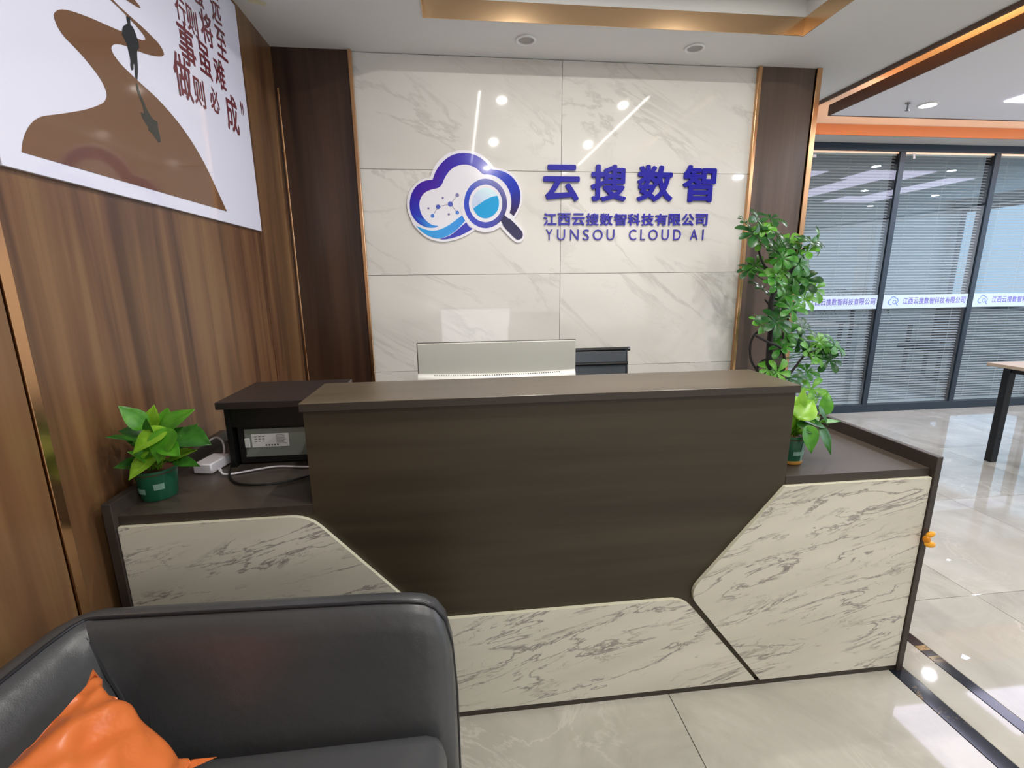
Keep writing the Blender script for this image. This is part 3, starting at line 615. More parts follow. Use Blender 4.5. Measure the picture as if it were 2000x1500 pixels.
mb.f += [tuple(range(m_)), tuple(range(n * m_ + m_ - 1, n * m_ - 1, -1))]
hous = mb.build('rear_housing', mat('monitor_housing', '#e6e6e0', .25), mo, True)
mb = MB()
for i in range(56):
    x = .455 + i * .0088; s = (x - .70) / .307; k = 1 - abs(s) ** 3 * .55
    y = -1.196 - .0172 * k; z = .9858 - .006 * (1 - s * s)
    mb.box(x, x + .0042, y - .002, y + .002, z - .0015, z + .0015)
mb.build('vent_slots', mat('vent_dark', '#5a5a55', .6), hous, kind='stuff')
box('screen', .402, 1.002, -1.1785, -1.1765, .760, 1.098, mat('lit_screen', '#ffffff', .3, emit=(.95, .97, 1, 1), estr=2.6), mo)
MB().lathe((.70, -1.20, .7435), [(.11, 0), (.11, .006), (.02, .010), (.02, .08)]).build('stand', M_MW, mo, True)
# ---------------------------------------------------------------- printer in its black cabinet
pc = thing('printer_cabinet', 'black open box cabinet with dark top board at the left end of the desk', 'cabinet', (0, -1.30, .744))
M_PB = mat('black_laminate', '#0d0d0e', .38)
box('top_board', -.222, .134, -1.462, -1.145, .944, .968, mat('black_brown_top', '#2c2524', .4), pc, .002)
box('side_board', -.205, -.188, -1.447, -1.155, .744, .943, M_PB, pc, .001); box('side_board', .112, .129, -1.447, -1.155, .744, .943, M_PB, pc, .001)
box('back_board', -.187, .111, -1.170, -1.156, .744, .943, M_PB, pc)
box('front_rail', -.187, .111, -1.445, -1.430, .880, .943, M_PB, pc)
pn = thing('printer', 'grey metal backed printer with white sticker inside the black cabinet', 'printer', (0, -1.3, .744))
box('body', -.185, .108, -1.424, -1.175, .745, .878, mat('printer_black', '#121212', .45), pn, .004)
box('rear_plate', -.160, .100, -1.432, -1.425, .776, .868, mat('grey_plate', '#848b85', .35, .3), pn, .002)
box('plate_flange', -.160, .100, -1.4345, -1.4325, .773, .779, mat('grey_plate'), pn)
box('latch', -.158, -.142, -1.440, -1.4325, .806, .838, mat('latch_white', '#c5cac6', .4), pn, .002)
st = box('sticker', -.137, -.020, -1.4335, -1.4322, .805, .850, mat('sticker_paper', '#cfcfcf', .6), pn)
mb = MB()
def sticker(a, b, d): return (a, -1.4337 - d, b)
glyph_mb(mb, 'FC', -.134, -.130, .8395, .8435, sticker)
rs = random.Random(3)
for r in range(3):
    for c in range(3): mb.prism([(-.128 + c * .012, .8405 - r * .008), (-.120 + c * .012, .8405 - r * .008), (-.120 + c * .012, .8425 - r * .008), (-.128 + c * .012, .8425 - r * .008)], sticker, 0, .0002)
for r in range(8):
    w = rs.uniform(.024, .033); mb.prism([(-.060, .845 - r * .0042), (-.060 + w, .845 - r * .0042), (-.060 + w, .8462 - r * .0042), (-.060, .8462 - r * .0042)], sticker, 0, .0002)
for c in range(5): mb.prism([(-.095 + c * .009, .809), (-.090 + c * .009, .809), (-.090 + c * .009, .814), (-.095 + c * .009, .814)], sticker, 0, .0002)
mb.build('printed_text', mat('print_dark', '#4c4c4e', .6), st)
# power adapter and cords
M_CW = mat('white_plastic', '#dcd9e0', .35)
ad = thing('power_adapter', 'white power adapter block lying on the desk between plant and printer', 'power adapter', (-.25, -1.45, .744))
b_ = MB().box(-.031, .031, -.050, .050, 0, .034, .004); R_ = Matrix.Rotation(math.radians(-10), 3, 'Z')
b_.v = [tuple(R_ @ Vector(v) + Vector((-.262, -1.445, .744))) for v in b_.v]; b_.build('body', M_CW, ad, True)
MB().tube([(-.225, -1.487, .757), (-.214, -1.498, .755)], .005, 8).build('plug_collar', M_CW, ad, True)
(MB().tube(spline([(-.214, -1.498, .753), (-.20, -1.512, .748), (-.17, -1.512, .7475), (-.11, -1.485, .7475), (-.05, -1.468, .7475), (.04, -1.485, .7475), (.10, -1.49, .7475)]), .0032, 8).build('cord', M_CW, ad, True))
(MB().tube(spline([(-.262, -1.392, .762), (-.27, -1.35, .765), (-.29, -1.31, .79), (-.32, -1.29, .80), (-.35, -1.30, .785), (-.385, -1.28, .76)]), .0035, 8).build('cord', M_CW, ad, True))
tag(MB().tube(spline([(-.212, -1.44, .7485), (-.185, -1.50, .7585), (-.165, -1.545, .7490), (-.11, -1.60, .7485), (-.02, -1.612, .7485), (.06, -1.575, .7485), (.125, -1.50, .7485)]), .0035, 8).build('cable', mat('black_cable', '#0c0c0c', .45), None, True), 'black cable looped on the dark worktop in front of the printer', 'cable')

# ---------------------------------------------------------------- mesh office chair
ch = thing('office_chair', 'black mesh office chair with chrome tipped rail behind the monitor', 'chair', (1.18, -.78, 0))
M_CH = mat('chrome', '#c9ccd0', .12, 1.); M_MESH = mat('chair_mesh', '#2f3338', .6)
_k = NT(M_MESH); _w = _k.n('ShaderNodeTexChecker'); _w.inputs['Scale'].default_value = 400; _w.inputs[1].default_value = lin('#33373c'); _w.inputs[2].default_value = lin('#5b6067')
_k.l(_k.coords(obj=True), _w.inputs[0]); _k.color(_w.outputs[0])
def arc_back(z, y0=-.72): return y0 + (z - .45) * .10
for sx in (.945, 1.405):
    MB().tube(spline([(sx, -1.16, .47), (sx, -.86, .44), (sx, -.74, .50), (sx, -.70, .75), (sx, -.665, .985)]), .011, 8).build('side_rail', mat('black_metal', '#17181a', .4, .4), ch, True)
MB().tube([(.935, -.665, .985), (1.418, -.665, .985)], .010, 8).build('top_rail', mat('black_metal'), ch, True)
MB().tube([(1.418, -.665, .985), (1.428, -.665, .985)], .011, 8).build('rail_tip', M_CH, ch, True)
MB().tube([(.945, -.706, .918), (1.405, -.706, .918)], .009, 8).build('cross_rail', mat('black_metal'), ch, True)
box('backrest', .953, 1.397, -.700, -.696, .50, .98, M_MESH, ch); box('seat', .953, 1.397, -1.14, -.76, .445, .455, M_MESH, ch, .002)
for sx in (.93, 1.42): MB().tube(spline([(sx, -.72, .62), (sx, -.80, .66), (sx, -1.0, .66), (sx, -1.06, .60), (sx, -1.05, .47)]), .012, 8).build('armrest', M_CH, ch, True)
MB().tube([(1.175, -.93, .10), (1.175, -.93, .44)], .024, 12).build('gas_column', M_CH, ch, True)
for k in range(5):
    a = 2 * PI * k / 5 + .3; e = (1.175 + .28 * math.cos(a), -.93 + .28 * math.sin(a), .075)
    MB().tube([(1.175, -.93, .11), e], .016, 8, taper=.6).build('base_leg', M_CH, ch, True)
    MB().tube([(e[0] - .012, e[1], .026), (e[0] + .012, e[1], .026)], .026, 12).build('caster', M_BLACK, ch, True)

# ---------------------------------------------------------------- sign on the marble wall
M_SGN = mat('violet_blue_acrylic', '#1a1598', .4, spec=.3); M_SGN2 = mat('violet_blue_acrylic_small', '#2f2aa4', .35)
def chars_sign(name, label, boxes, off, depth, m, part='character'):
    t = thing(name, label, 'sign', (boxes[0][1], -.002, boxes[0][3]))
    for c, x0, x1, z0, z1 in boxes:
        glyph_mb(MB(), c, x0, x1, z0, z1, back_wall, depth, off).build(part, m, t, fix=False)
def px(u): return 1.107 + (u - 1066) * (1.034 / 309)
A = [('云', 1060.5, 1127.5, 1.805, 2.012), ('搜', 1148.5, 1215.5, 1.806, 2.016), ('数', 1236, 1304.5, 1.806, 2.018), ('智', 1324, 1388, 1.806, 2.022)]
chars_sign('company_lettering', 'large violet blue raised characters in the top line of the wall sign', [(c, px(a), px(b), z0, z1) for c, a, b, z0, z1 in A], .030, .014, M_SGN)
t12 = '江西云搜数智科技有限公司'; B = []
for i, c in enumerate(t12):
    u = 1061.5 + i * (1380 - 1061.5) / 12; B.append((c, px(u), px(u + 24.2), 1.665, 1.737))
chars_sign('company_lettering', 'middle line of the wall sign in twelve small blue characters', B, .026, .008, M_SGN2)
Lp = [('Y', 145, 213), ('U', 262, 345), ('N', 398, 487), ('S', 532, 598), ('O', 638, 744), ('U', 785, 868), ('C', 1026, 1104), ('L', 1150, 1200), ('O', 1237, 1338), ('U', 1380, 1460), ('D', 1510, 1594), ('A', 1695, 1783), ('I', 1832, 1846)]
chars_sign('company_lettering', 'bottom line of the wall sign in thin violet Latin capitals', [(c, px(1040 + a / 5.556), px(1040 + b / 5.556), 1.577, 1.642) for c, a, b in Lp], .0, .006, mat('violet_letters', '#3f3aa6', .35), 'letter')
# emblem
lg = thing('emblem_sign', 'cloud and magnifying glass emblem board left of the sign lettering', 'sign', (.62, -.002, 1.82))
def layer(name, pts, d0, d1, m, parent=None, sm=2, grad=False):
    o = MB().prism(smooth_loop(pts, sm), back_wall, d0, d1).build(name, m, parent or lg)
    return o
def paint(o, tones):
    me = o.data; ca = me.color_attributes.new('tone', 'FLOAT_COLOR', 'POINT'); off = org(o)
    for i, v in enumerate(me.vertices):
        p = v.co + off; c = [0, 0, 0]; w = 0
        for x, z, h in tones:
            q = 1 / (((p.x - x) ** 2 + (p.z - z) ** 2) ** 1.5 + 1e-6); L = lin(h); w += q
            for k in range(3): c[k] += q * L[k]
        ca.data[i].color = (c[0] / w, c[1] / w, c[2] / w, 1)
layer('backing_board', BASE, 0, .009, mat('white_acrylic', '#eceaf2', .12, coat=.5))
r_ = layer('cloud_ring', RING, .0092, .0102, vcol_mat('emblem_print')); paint(r_, TONES)
w_ = layer('wave', WAVE, .0092, .0104, vcol_mat('emblem_print'))
paint(w_, [(WAVE[0][0], WAVE[0][1], '1aa4ee'), (WAVE[7][0], WAVE[7][1], '0c82e4'), (WAVE[13][0], WAVE[13][1], '0a98e8'), (WAVE[4][0], WAVE[4][1], '14a0ea')])
layer('lower_swoosh', SWOOSH, .0092, .0100, mat('indigo_print', '#3238b8', .15))
layer('loupe_gap', HALO, .0106, .0110, mat('white_acrylic'), sm=0)
r_ = layer('loupe_ring', LOUPE, .0111, .0116, vcol_mat('emblem_print'), sm=0)
paint(r_, [(LOUPE[10][0], LOUPE[10][1], '2c30b8'), (LOUPE[16][0], LOUPE[16][1], '2840c8'), (LOUPE[24][0], LOUPE[24][1], '2450c8'), (LOUPE[30][0], LOUPE[30][1], '6068b8'), (LOUPE[36][0], LOUPE[36][1], '7a7ab8'), (LOUPE[2][0], LOUPE[2][1], '50508c'), (LOUPE[5][0], LOUPE[5][1], '2a2a70')])
layer('lens_gap', GAP, .0117, .0120, mat('white_acrylic'), sm=0)
r_ = layer('lens', LENS, .0121, .0124, vcol_mat('emblem_print'), sm=0)
paint(r_, [(LENS[10][0], LENS[10][1], 'c0c4ea'), (LENS[20][0], LENS[20][1], 'c6d4f0'), (LENS[30][0], LENS[30][1], 'd0f0f8'), (LENS[0][0], LENS[0][1], 'd8ecfa')])
layer('lens_water', WATER, .0125, .0128, mat('cyan_print', '#12a0e0', .15))
layer('loupe_handle', HANDLE, .0106, .0122, mat('navy_print', '#2a2754', .15), sm=1)
for x, z, r, k in DOTS:
    pts = [(x + r * .95 * math.cos(t * PI / 9), z + r * .95 * math.sin(t * PI / 9)) for t in range(18)]
    MB().prism(pts, back_wall, .0094, .0100).build('network_dot', mat(['dot_grey', 'dot_blue', 'dot_light'][k], ['#7a76a6', '#4a5ab8', '#4c7ad0'][k], .3), lg)
for i, j in ((4, 1), (1, 2), (2, 0), (2, 3)):
    a, b = Vector(DOTS[i][:2]), Vector(DOTS[j][:2]); n_ = (b - a).normalized(); n_ = Vector((-n_.y, n_.x)) * .0016
    MB().prism([tuple(a + n_), tuple(b + n_), tuple(b - n_), tuple(a - n_)], back_wall, .0092, .0096).build('network_link', mat('link_grey', '#8c8aa0', .4), lg)

# ---------------------------------------------------------------- poster on the left wall
po = thing('wall_poster', 'large white glossy poster with a winding brown road and maroon calligraphy', 'poster', (-.395, -1.15, 2.07))
box('board', -.3995, -.3870, -1.818, -.470, 1.584, 2.545, mat('poster_paper', '#dfe0f2', .06, spec=.5), po, .001)
def pst(pts, name, m, d, sm=2): return MB().prism(smooth_loop(pts, sm), left_wall, d, d + .0004).build(name, m, po)
M_RD = mat('road_brown', '#6f4f39', .06)
pst(PATH, 'printed_road', M_RD, .0, 2); pst(PATH2, 'printed_road', M_RD, .0, 1)
pst(FIG, 'printed_climber', mat('figure_dark', '#20242a', .14), .0006, 1); pst(SHADE, 'printed_climber_shadow', mat('figure_shade', '#30312d', .14), .0006, 1)
rc = random.Random(2); M_TX = mat('maroon_ink', '#6c2f38', .14)
for c, y, z, h in CHARS:
    h *= .94
    w = min(h * .8, .112) * (1 if c not in '”' else .6); mb = MB()
    glyph_mb(mb, c, y - w / 2, y + w / 2, z - h / 2, z + h / 2, left_wall, off=.013, shear=rc.uniform(-.1, .1)); mb.v = [(v[0] + .0008, v[1], v[2]) for v in mb.v]
    mb.build('printed_character', M_TX, po, fix=False)

# ---------------------------------------------------------------- armchair
ac = thing('armchair', 'dark grey leather tub armchair with piped edges in front of the desk', 'armchair', (.05, -2.45, 0))
M_LE = leather('grey_leather', '#454648', .31)
P = [((.52, -1.992), (0, -1), 1., .0), ((.505, -1.992), (0, -1), 1., .0), ((.49, -1.991), (0, -1), 1., 0), ((.465, -1.990), (0, -1), 1., 0), ((.43, -1.989), (0, -1), 1., 0)]
path = [((.43 - .07 * i), -1.988 + .0028 * i, 0, -1, 1.) for i in range(1, 10)]
pth = [(.520, -1.993, 0, -1, 1.), (.514, -1.993, 0, -1, 1.), (.500, -1.992, 0, -1, 1.), (.480, -1.991, 0, -1, 1.), (.455, -1.990, 0, -1, 1.), (.42, -1.989, 0, -1, 1.)] + [(x, y, a, b, c) for x, y, a, b, c in path]
pth += [(-.255, -1.962, .12, -1, 1.05), (-.290, -1.970, .55, -.9, 1.12), (-.315, -1.992, 1, -.55, 1.15), (-.332, -2.030, 1, -.15, 1.4), (-.342, -2.09, 1, -.02, 1.6), (-.350, -2.18, 1, 0, 1.65), (-.358, -2.35, 1, 0, 1.65), (-.360, -2.55, 1, 0, 1.65), (-.352, -2.72, 1, .02, 1.6), (-.335, -2.82, 1, .5, 1.3), (-.29, -2.865, .4, 1, 1.1), (-.2, -2.875, 0, 1, 1.)]
pth += [(x, -2.878, 0, 1, 1.) for x in (-.05, .1, .25, .38, .455, .480, .500, .514, .520)]
prof = [(.035, .10), (.012, .30), (.0, .50), (-.002, .57), (.001, .602), (.008, .618), (.020, .626), (.036, .628), (.052, .624), (.066, .614), (.078, .598), (.088, .57), (.100, .52), (.118, .46), (.140, .40), (.155, .33), (.16, .26)]
def ztop(x):
    T = [(.40, .634), (.445, .630), (.470, .622), (.492, .600), (.508, .560), (.516, .50), (.520, .40)]
    if x <= T[0][0]: return T[0][1]
    for (a, za), (b, zb) in zip(T, T[1:]):
        if x <= b: return za + (zb - za) * (x - a) / (b - a)
    return T[-1][1]
mb = MB(); m_ = len(prof); rings = []
for x, y, nx, ny, k in pth:
    l = max(1e-6, math.hypot(nx, ny)); nx, ny = nx / l, ny / l
    corner = 1 / max(abs(nx), abs(ny)) if 0.2 < abs(nx) < .98 else 1.
    zt = ztop(x)
    for d, z in prof:
        kk = 1 + (k - 1) * min(1., max(0., (d - .05) / .09)); dd = d * kk * (min(corner, 1.25) if d < .06 else 1.)
        zz = z if z < .10 else .10 + (z - .10) * (zt - .10) / .53
        zz = min(zz, zt)
        px_, py_ = x + nx * dd, y + ny * dd
        if d > .055 and x < .3:      # inner faces meet in a clean crease at both inside corners
            kb = 1 + .6 * min(1., (d - .05) / .09); xb = -.342 + d * kb
            if nx < .97: px_ = max(px_, xb)
            if y > -2.35 and x < .3 and abs(nx) > .05: py_ = min(py_, -1.966 - d)
            if y < -2.65 and abs(nx) > .015: py_ = max(py_, -2.872 + d)
        mb.v.append((px_, py_, zz))
n = len(pth)
mb.f += [(i * m_ + j, (i + 1) * m_ + j, (i + 1) * m_ + j + 1, i * m_ + j + 1) for i in range(n - 1) for j in range(m_ - 1)]
mb.f += [tuple(range(m_)), tuple(range(n * m_ - 1, (n - 1) * m_ - 1, -1))]
mb.f += [(i * m_, i * m_ + m_ - 1, (i + 1) * m_ + m_ - 1, (i + 1) * m_) for i in range(n - 1)]
sh = mb.build('shell', M_LE, ac, True)
M_PIPE = mat('leather_piping', '#1d1d22', .4)
pip = []
for i, (x, y, nx, ny, k) in enumerate(pth):
    l = math.hypot(nx, ny); d = .052; pip.append((x + nx / l * d, y + ny / l * d, min(ztop(x), .10 + .5245 * (ztop(x) - .10) / .53) + .0015))
pip = [(.521, -2.06, .12), (.521, -2.055, .25), (.521, -2.048, .38)] + pip + [(.521, -2.826, .36), (.521, -2.826, .12)]
MB().tube(pip, .0038, 8).build('piping', M_PIPE, ac, True)
MB().tube([(-.342 + d * (1 + .6 * min(1., (d - .05) / .09)) + .001, -1.967 - d, .10 + (z - .10) * .534 / .53) for d, z in prof[9:15]], .0028, 6).build('corner_seam', mat('seam_dark', '#26262a', .5), ac, True)
cu = MB().box(-.115, .500, -2.730, -2.146, .265, .402, .045)
cu.v = [(x, y, z + (.012 * (1 - ((x - .19) / .32) ** 2) * (1 - ((y + 2.44) / .3) ** 2) if z > .35 else 0)) for x, y, z in cu.v]
cu.build('seat_cushion', M_LE, ac, True)
box('seat_base', -.20, .505, -2.72, -2.155, .10, .27, M_LE, ac, .01)
for x, y in ((-.26, -2.08), (.44, -2.08), (-.26, -2.78), (.44, -2.78)): MB().tube([(x, y, 0), (x, y, .11)], .018, 10, taper=1.4).build('leg', M_BLACK, ac, True)

# orange cushion
cs = thing('throw_pillow', 'glossy orange pillow with ruffled edges leaning in the armchair', 'pillow', (-.08, -2.3, .42))
A_ = Vector((-.185, -2.125, .578)); B_ = Vector((.012, -2.205, .432)); C_ = Vector((-.165, -2.450, .630))
U = (B_ - A_); V = (C_ - A_); N_ = V.cross(U).normalized()
if N_.z < 0: N_ = -N_
mb = MB(); n = 34
for side in (1, -1):
    for i in range(n + 1):
        for j in range(n + 1):
            s, t = i / n, j / n; e = min(s, 1 - s, t, 1 - t)
            f = max(0, (1 - (2 * s - 1) ** 4) * (1 - (2 * t - 1) ** 4))
            th = .050 * f ** .55 * min(1, e / .09 * 1.0 if e < .09 else 1)
            pin = 1 - .07 * (1 - (2 * s - 1) ** 2) * (abs(2 * t - 1) ** 3) - .07 * (1 - (2 * t - 1) ** 2) * (abs(2 * s - 1) ** 3)
            p = A_ + U * (.5 + (s - .5) * pin) + V * (.5 + (t - .5) * pin)
            nz = noise.noise(Vector((s * 5, t * 5, side * 3.))) * .012 * f
            fold = .010 * math.sin(6 * PI * (s + .6 * t)) * math.exp(-((s - .25) ** 2 + (t - .3) ** 2) * 14)
            ruf = (.010 * math.sin(s * 34 + 1.5 * math.sin(t * 9)) + .007 * math.sin(t * 41)) * max(0, 1 - e / .09)
            mb.v.append(tuple(p + N_ * (side * th + (nz + fold if side > 0 else 0) + ruf)))
q = (n + 1) ** 2
for sd in (0, 1):
    for i in range(n):
        for j in range(n): mb.f.append(tuple(sd * q + k for k in (i * (n + 1) + j, (i + 1) * (n + 1) + j, (i + 1) * (n + 1) + j + 1, i * (n + 1) + j + 1)))
M_OR = mat('orange_satin', '#d9743a', .33, spec=.6); k = NT(M_OR); k.bump(k.noise(k.coords(obj=True), 14, 3, .55, .6), .35, .012)
o = mb.build('pillow_body', M_OR, cs, False)
for p in o.data.polygons: p.use_smooth = True
# corner tassels of gathered cloth
for base, d in ((B_, Vector((.05, .004, .008))), (A_, Vector((-.004, .008, .014)))):
    mb = MB(); u_ = d.normalized(); s_ = u_.cross(N_).normalized()
    mb.add([base - s_ * .016 - u_ * .012, base + s_ * .016 - u_ * .012, base + d, base - s_ * .004 + N_ * .010, base + s_ * .002 - N_ * .008],
           [(0, 3, 2), (3, 1, 2), (1, 4, 2), (4, 0, 2), (0, 4, 1, 3)]); mb.build('corner_tip', M_OR, cs)

# ---------------------------------------------------------------- plants
M_L = [leaf_mat('leaf_lime', '#6fa81e', '#93c83a', .3), leaf_mat('leaf_green', '#3f8420', '#5fa42c', .28), leaf_mat('leaf_deep', '#24561c', '#3c7a28', .26)]
def heart_leaf(base, tip, w, m, parent, droop=.12, fold=.25, up=Vector((0, -.55, .85))):
    a, b = Vector(base), Vector(tip); ax = b - a; L = ax.length; ax.normalize()
    sd = ax.cross(up)
    if sd.length < .2: sd = ax.cross(Vector((0, -1, .1)))
    sd.normalize(); nn = sd.cross(ax).normalized()
    R = [(-.10, .0), (-.06, .42), (.04, .78), (.18, .98), (.34, 1.), (.52, .86), (.70, .58), (.86, .28), (1., .0)]
    mb = MB(); rows = []
    for t, ww in R:
        row = []
        for s in (-1, -.5, 0, .5, 1):
            tt = t if s or t > 0 else .02
            y = abs(s) * ww * w / 2
            lift = fold * y - droop * L * max(0, t) ** 2 + .03 * L * math.sin(abs(s) * PI * 1.0)
            row.append(len(mb.v)); mb.v.append(tuple(a + ax * (tt * L) + sd * (math.copysign(y, s) if s else 0) + nn * (lift + droop * L * .35 * t)))
        rows.append(row)
    for r0, r1 in zip(rows, rows[1:]):
        for k in range(4): mb.f.append((r0[k], r0[k + 1], r1[k + 1], r1[k]))
    o = mb.build('leaf', m, parent, fix=False)
    for p in o.data.polygons: p.use_smooth = True
    return o
LEFT_LEAVES += [((-.30, -1.62, .86), (-.375, -1.655, .935), .05, 2), ((-.31, -1.60, .87), (-.345, -1.58, .965), .05, 1), ((-.285, -1.66, .85), (-.235, -1.69, .905), .055, 1),
                ((-.33, -1.66, .85), (-.378, -1.70, .86), .05, 2), ((-.30, -1.67, .86), (-.325, -1.71, .905), .05, 1), ((-.29, -1.58, .86), (-.235, -1.55, .93), .06, 2), ((-.33, -1.60, .85), (-.385, -1.585, .90), .05, 2)]
RIGHT_LEAVES += [((1.63, -1.62, .85), (1.665, -1.60, .925), .055, 1), ((1.60, -1.62, .85), (1.565, -1.60, .91), .055, 1), ((1.63, -1.60, .84), (1.64, -1.53, .90), .06, 2), ((1.61, -1.60, .84), (1.58, -1.54, .87), .06, 2),
                 ((1.65, -1.62, .84), (1.71, -1.58, .86), .055, 2), ((1.64, -1.65, .85), (1.675, -1.67, .885), .05, 0), ((1.61, -1.65, .86), (1.595, -1.665, .93), .045, 0)]
def pothos(label, c, leaves, r, h, stickers, yellow=False):
    t = thing('potted_pothos', label, 'potted plant', c)
    x, y, z = c
    M_POT = mat('green_pot', '#1d5c40', .3)
    pot = MB().lathe(c, [(r * .80, .0005), (r * .84, .004), (r * .97, h * .9), (r * 1.03, h * .92), (r * 1.03, h), (r * .95, h), (r * .92, h * .86)]).build('pot', M_POT, t, True)
    MB().lathe(c, [(r * .93, h * .82), (r * .5, h * .86), (r * .1, h * .87)]).build('soil', mat('potting_soil', '#3a2418', .95), t, True)
    MB().lathe(c, [(r * 1.0, h * .88), (r * 1.01, h * .93), (r * .97, h * .935)]).build('pot_rim', mat('pot_rim_brown', '#5b3326', .5), t, True)
    if yellow: MB().lathe(c, [(r * .86, .0004), (r * .90, .006), (r * .86, .012)]).build('base_ring', mat('yellow_tray', '#a5762a', .35), t, True)
    for a0, a1, z0, z1 in stickers:
        mb = MB()
        for k in range(7):
            a = math.radians(a0 + (a1 - a0) * k / 6)
            for zz in (z0, z1):
                rr = r * (.84 + .13 * zz / (h * .9)) + .0012; mb.v.append((x + rr * math.cos(a), y + rr * math.sin(a), z + zz))
        mb.f = [(2 * k, 2 * k + 2, 2 * k + 3, 2 * k + 1) for k in range(6)]; mb.build('pot_label', mat('pot_label', '#7fa596', .5), pot, fix=False)
    for (b, tp, w, m) in leaves:
        s0 = Vector((x, y, z + h * .86)) + Vector((rc.uniform(-.015, .015), rc.uniform(-.015, .015), 0)); b = Vector(b)
        heart_leaf(b, tp, w, M_L[m], t)
        mid = (s0 + b) / 2 + Vector((0, 0, .012)); MB().tube(spline([s0, mid, b + (Vector(tp) - b) * .06], 4), .0016, 5).build('stalk', M_L[0], t, True)
    return t
pothos('leafy green pothos in a dark green pot by the wood wall', (-.313, -1.640, .7435), LEFT_LEAVES, .052, .088, [(225, 262, .024, .040), (288, 318, .034, .052)])
pothos('bright green pothos in a green pot behind the counter on the right', (1.622, -1.640, .7435), RIGHT_LEAVES, .046, .095, [(250, 330, .032, .046), (285, 300, .012, .075)], True)

tr = thing('umbrella_tree', 'tall umbrella plant with dark twisted stems in front of the right pilaster', 'plant', (2.36, -.45, 0))
MB().lathe((2.36, -.45, 0), [(.12, .001), (.13, .02), (.16, .26), (.17, .27), (.17, .30), (.15, .30), (.145, .27)]).build('pot', mat('white_ceramic', '#d8d6d0', .25), tr, True)
MB().lathe((2.36, -.45, 0), [(.15, .25), (.08, .27), (.01, .275)]).build('soil', mat('potting_soil'), tr, True)
M_BARK = mat('dark_bark', '#1e1a1a', .7)
MB().tube(spline([(2.36, -.45, .26), (2.35, -.45, .5)] + STEM, 5), .021, 10, taper=.5).build('trunk', M_BARK, tr, True)
for b in BRANCHES: MB().tube(spline(b, 5), .008, 8, taper=.6).build('branch', M_BARK, tr, True)
for b in COILS: MB().tube(spline(b, 7), .007, 8).build('coiled_stem', M_BARK, tr, True)
def leaflet_mesh(L, w):
    mb = MB(); R = [(0, .10), (.12, .20), (.40, .62), (.65, .95), (.82, 1.), (.94, .74), (1., .25)]
    for t, ww in R:
        for s in (-1, 0, 1): mb.v.append((t * L, s * ww * w / 2, .14 * abs(s) * ww * w + .10 * L * math.sin(t * PI * .9) - .22 * L * t * t))
    for i in range(len(R) - 1):
        for k in range(2): mb.f.append((i * 3 + k, (i + 1) * 3 + k, (i + 1) * 3 + k + 1, i * 3 + k + 1))
    me = bpy.data.meshes.new('leaflet'); me.from_pydata(mb.v, [], mb.f)
    for p in me.polygons: p.use_smooth = True
    return me
LM = []
M_S = [leaf_mat('umbrella_light', '#4f9a2c', '#78b545', .36), leaf_mat('umbrella_mid', '#2f7526', '#4d9234', .34), leaf_mat('umbrella_dark', '#1f4d26', '#33682f', .32)]
for m in M_S:
    me = leaflet_mesh(1., .46); me.materials.append(m); LM.append(me)
rt = random.Random(11); stem_pts = spline(STEM, 5)
for i, (x, y, z, r) in enumerate(WHORLS):
    c = Vector((x, y, z)); near = min(stem_pts, key=lambda q: (q - c).length + .4 * max(0, q.z - c.z + .02))
    mid = (near + c) / 2 + Vector((0, 0, -.012))
    pet = MB().tube(spline([near, mid, c], 4), .0022, 5).build('leaf', M_S[1], tr, True)
    nrm = Vector((rt.uniform(-.6, .6), -rt.uniform(.35, 1.), rt.uniform(.15, .9))).normalized()
    e1 = nrm.cross(Vector((0, 0, 1))).normalized(); e2 = nrm.cross(e1); n_ = rt.choice([6, 7, 7, 8]); ph = rt.random() * 6; tone = rt.choices([0, 1, 2], [.34, .36, .30])[0]
    if n_ * (i + 1) > 298 * 1.2: n_ = 5
    for k in range(n_ if i < 44 else 5):
        a = ph + 2 * PI * k / n_; d = (e1 * math.cos(a) + e2 * math.sin(a) + nrm * rt.uniform(-.15, .35)).normalized(); L = r * rt.uniform(.85, 1.2) * 1.16
        yx = nrm.cross(d).normalized(); zx = d.cross(yx)
        o = bpy.data.objects.new('leaflet', LM[tone]); COL.objects.link(o); o.parent = pet
        o.matrix_local = Matrix.Translation(c - org(pet)) @ Matrix((d, yx, zx)).transposed().to_4x4() @ Matrix.Scale(L, 4)

# ---------------------------------------------------------------- right hand office area
tbn = thing('office_table', 'office table with pale wood top and black steel legs at the right edge', 'table', (4.9, -.7, 0))
box('tabletop', 4.265, 5.665, -1.50, -.105, .712, .735, mat('pale_wood', '#b3a08c', .4), tbn, .002)
M_TL = mat('black_steel', '#16191d', .4, .3)
for x in (4.38, 5.55):
    for y in (-.125, -1.48):
        box('leg', x, x + .055, y - .045, y, 0, .711, M_TL, tbn, .003)
box('rail', 4.435, 5.55, -.165, -.130, .665, .711, M_TL, tbn); box('rail', 4.435, 5.55, -1.52, -1.485, .665, .711, M_TL, tbn)
box('rail', 4.39, 4.425, -1.48, -.17, .665, .711, M_TL, tbn); box('rail', 5.56, 5.595, -1.48, -.17, .665, .711, M_TL, tbn)
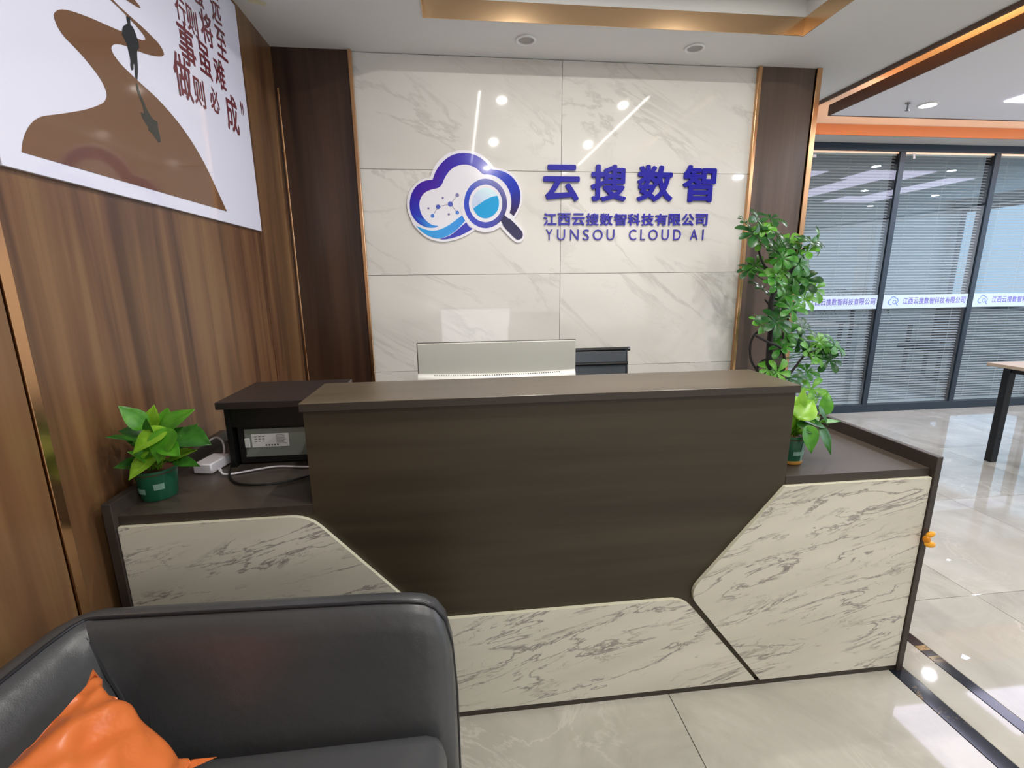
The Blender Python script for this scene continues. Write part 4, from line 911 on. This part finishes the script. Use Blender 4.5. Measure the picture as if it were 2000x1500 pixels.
# things seen dimly through the blinds
M_DW = mat('grey_desk', '#8f9496', .5)
def inner_desk(x, y, lab):
    t = thing('office_desk', lab, 'desk', (x + .6, y + .3, 0), 'desks behind the glass partition')
    box('desktop', x, x + 1.2, y, y + .6, .71, .735, M_DW, t)
    for a in (x + .03, x + 1.13):
        for b in (y + .03, y + .53): box('leg', a, a + .04, b, b + .04, 0, .709, M_TL, t)
    t2 = thing('task_chair', 'dark office chair seen dimly through the blinds, nearer the ' + ('pilaster' if x < 5 else 'right edge'), 'chair', (x + .6, y - .3, 0), 'chairs behind the glass partition')
    box('backrest', x + .38, x + .82, y - .50, y - .46, .55, .98, M_BLACK, t2, .01); box('seat', x + .37, x + .83, y - .47, y - .04, .43, .49, M_BLACK, t2, .012)
    MB().tube([(x + .6, y - .25, .06), (x + .6, y - .25, .44)], .025, 10).build('column', M_BLACK, t2, True)
    for k in range(5):
        a = 2 * PI * k / 5; MB().tube([(x + .6, y - .25, .08), (x + .6 + .27 * math.cos(a), y - .25 + .27 * math.sin(a), .03)], .02, 8).build('base_leg', M_BLACK, t2, True)
inner_desk(3.5, 3.1, 'grey desk seen dimly through the blinds near the pilaster')
inner_desk(5.9, 2.6, 'grey desk seen through the blinds of the second and third panes')
pm = thing('potted_palm', 'feathery palm standing dimly behind the first glass pane', 'potted plant', (5.02, 1.95, 0))
MB().lathe((5.02, 1.95, 0), [(.13, .001), (.17, .3), (.17, .32), (.15, .32)]).build('pot', mat('white_ceramic'), pm, True)
MB().tube([(5.02, 1.95, .28), (5.03, 1.95, .8), (5.0, 1.95, 1.12)], .02, 8).build('trunk', M_BARK, pm, True)
for k in range(16):
    a = 2 * PI * k / 16 + .2; L = .42; mb = MB(); pts = [Vector((5.0, 1.95, 1.12)) + Vector((math.cos(a) * s * L, math.sin(a) * s * L * .7, .36 * s - .42 * s * s * (1.1 + .3 * math.sin(k)))) for s in [i / 10 for i in range(11)]]
    mb.tube(pts, .003, 5)
    for i in range(2, 11):
        for sg in (-1, 1):
            d = Vector((-math.sin(a) * sg, math.cos(a) * sg, -.35)).normalized() * .13 * (1 - .05 * i) + (pts[i] - pts[i - 1]).normalized() * .06
            w = (pts[i] - pts[i - 1]).normalized() * .007; mb.add([pts[i] - w, pts[i] + w, pts[i] + d], [(0, 1, 2)])
    mb.build('frond', M_S[2], pm, fix=False)
# ---------------------------------------------------------------- small things
cl = thing('plastic_clip', 'small bright yellow plastic clip on the right edge of the desk', 'clip', (2.03, -1.777, .51))
def blob(c, rx, ry, rz, rot=0.):
    b = bmesh.new(); bmesh.ops.create_uvsphere(b, u_segments=14, v_segments=9, radius=1); mb = MB(); R = Matrix.Rotation(rot, 3, 'Y')
    b.verts.index_update(); mb.add([tuple(R @ Vector((v.co.x * rx, v.co.y * ry, v.co.z * rz)) + Vector(c)) for v in b.verts], [[v.index for v in f.verts] for f in b.faces]); b.free(); return mb
M_YE = mat('yellow_plastic', '#f2a81c', .35)
blob((2.032, -1.788, .528), .016, .008, .010, -.3).build('upper_wing', M_YE, cl, True)
blob((2.034, -1.790, .494), .021, .008, .011, .25).build('lower_wing', M_YE, cl, True)
blob((2.022, -1.787, .511), .010, .011, .014).build('body', mat('amber_plastic', '#d88a10', .35), cl, True)
mb = MB(); mb.add([(2.296, -1.752, .001), (2.322, -1.735, .002), (2.330, -1.758, .004), (2.306, -1.764, .001)], [(0, 1, 2, 3)]); mb.add([(2.296, -1.752, .0005), (2.306, -1.764, .0005), (2.330, -1.758, .0005), (2.322, -1.735, .0005)], [(0, 1, 2, 3)])
tag(mb.build('paper_scrap', mat('paper')), 'small white paper scrap on the floor right of the desk near the black strips', 'scrap')
mb = MB(); mb.add([(2.84, -1.215, .001), (2.862, -1.205, .002), (2.868, -1.22, .003), (2.848, -1.225, .001)], [(0, 1, 2, 3)])
tag(mb.build('paper_scrap', mat('paper')), 'tiny white paper scrap on the floor further behind the desk end', 'scrap')
mb = MB(); mb.add([(-.335, -.50, 2.5755), (-.26, -.44, 2.5755), (-.275, -.425, 2.569), (-.33, -.46, 2.566)], [(0, 1, 2, 3)])
tag(mb.build('torn_tape', mat('old_tape', '#c9bfa0', .7)), 'curled strip of old tape on the ceiling above the poster', 'tape')
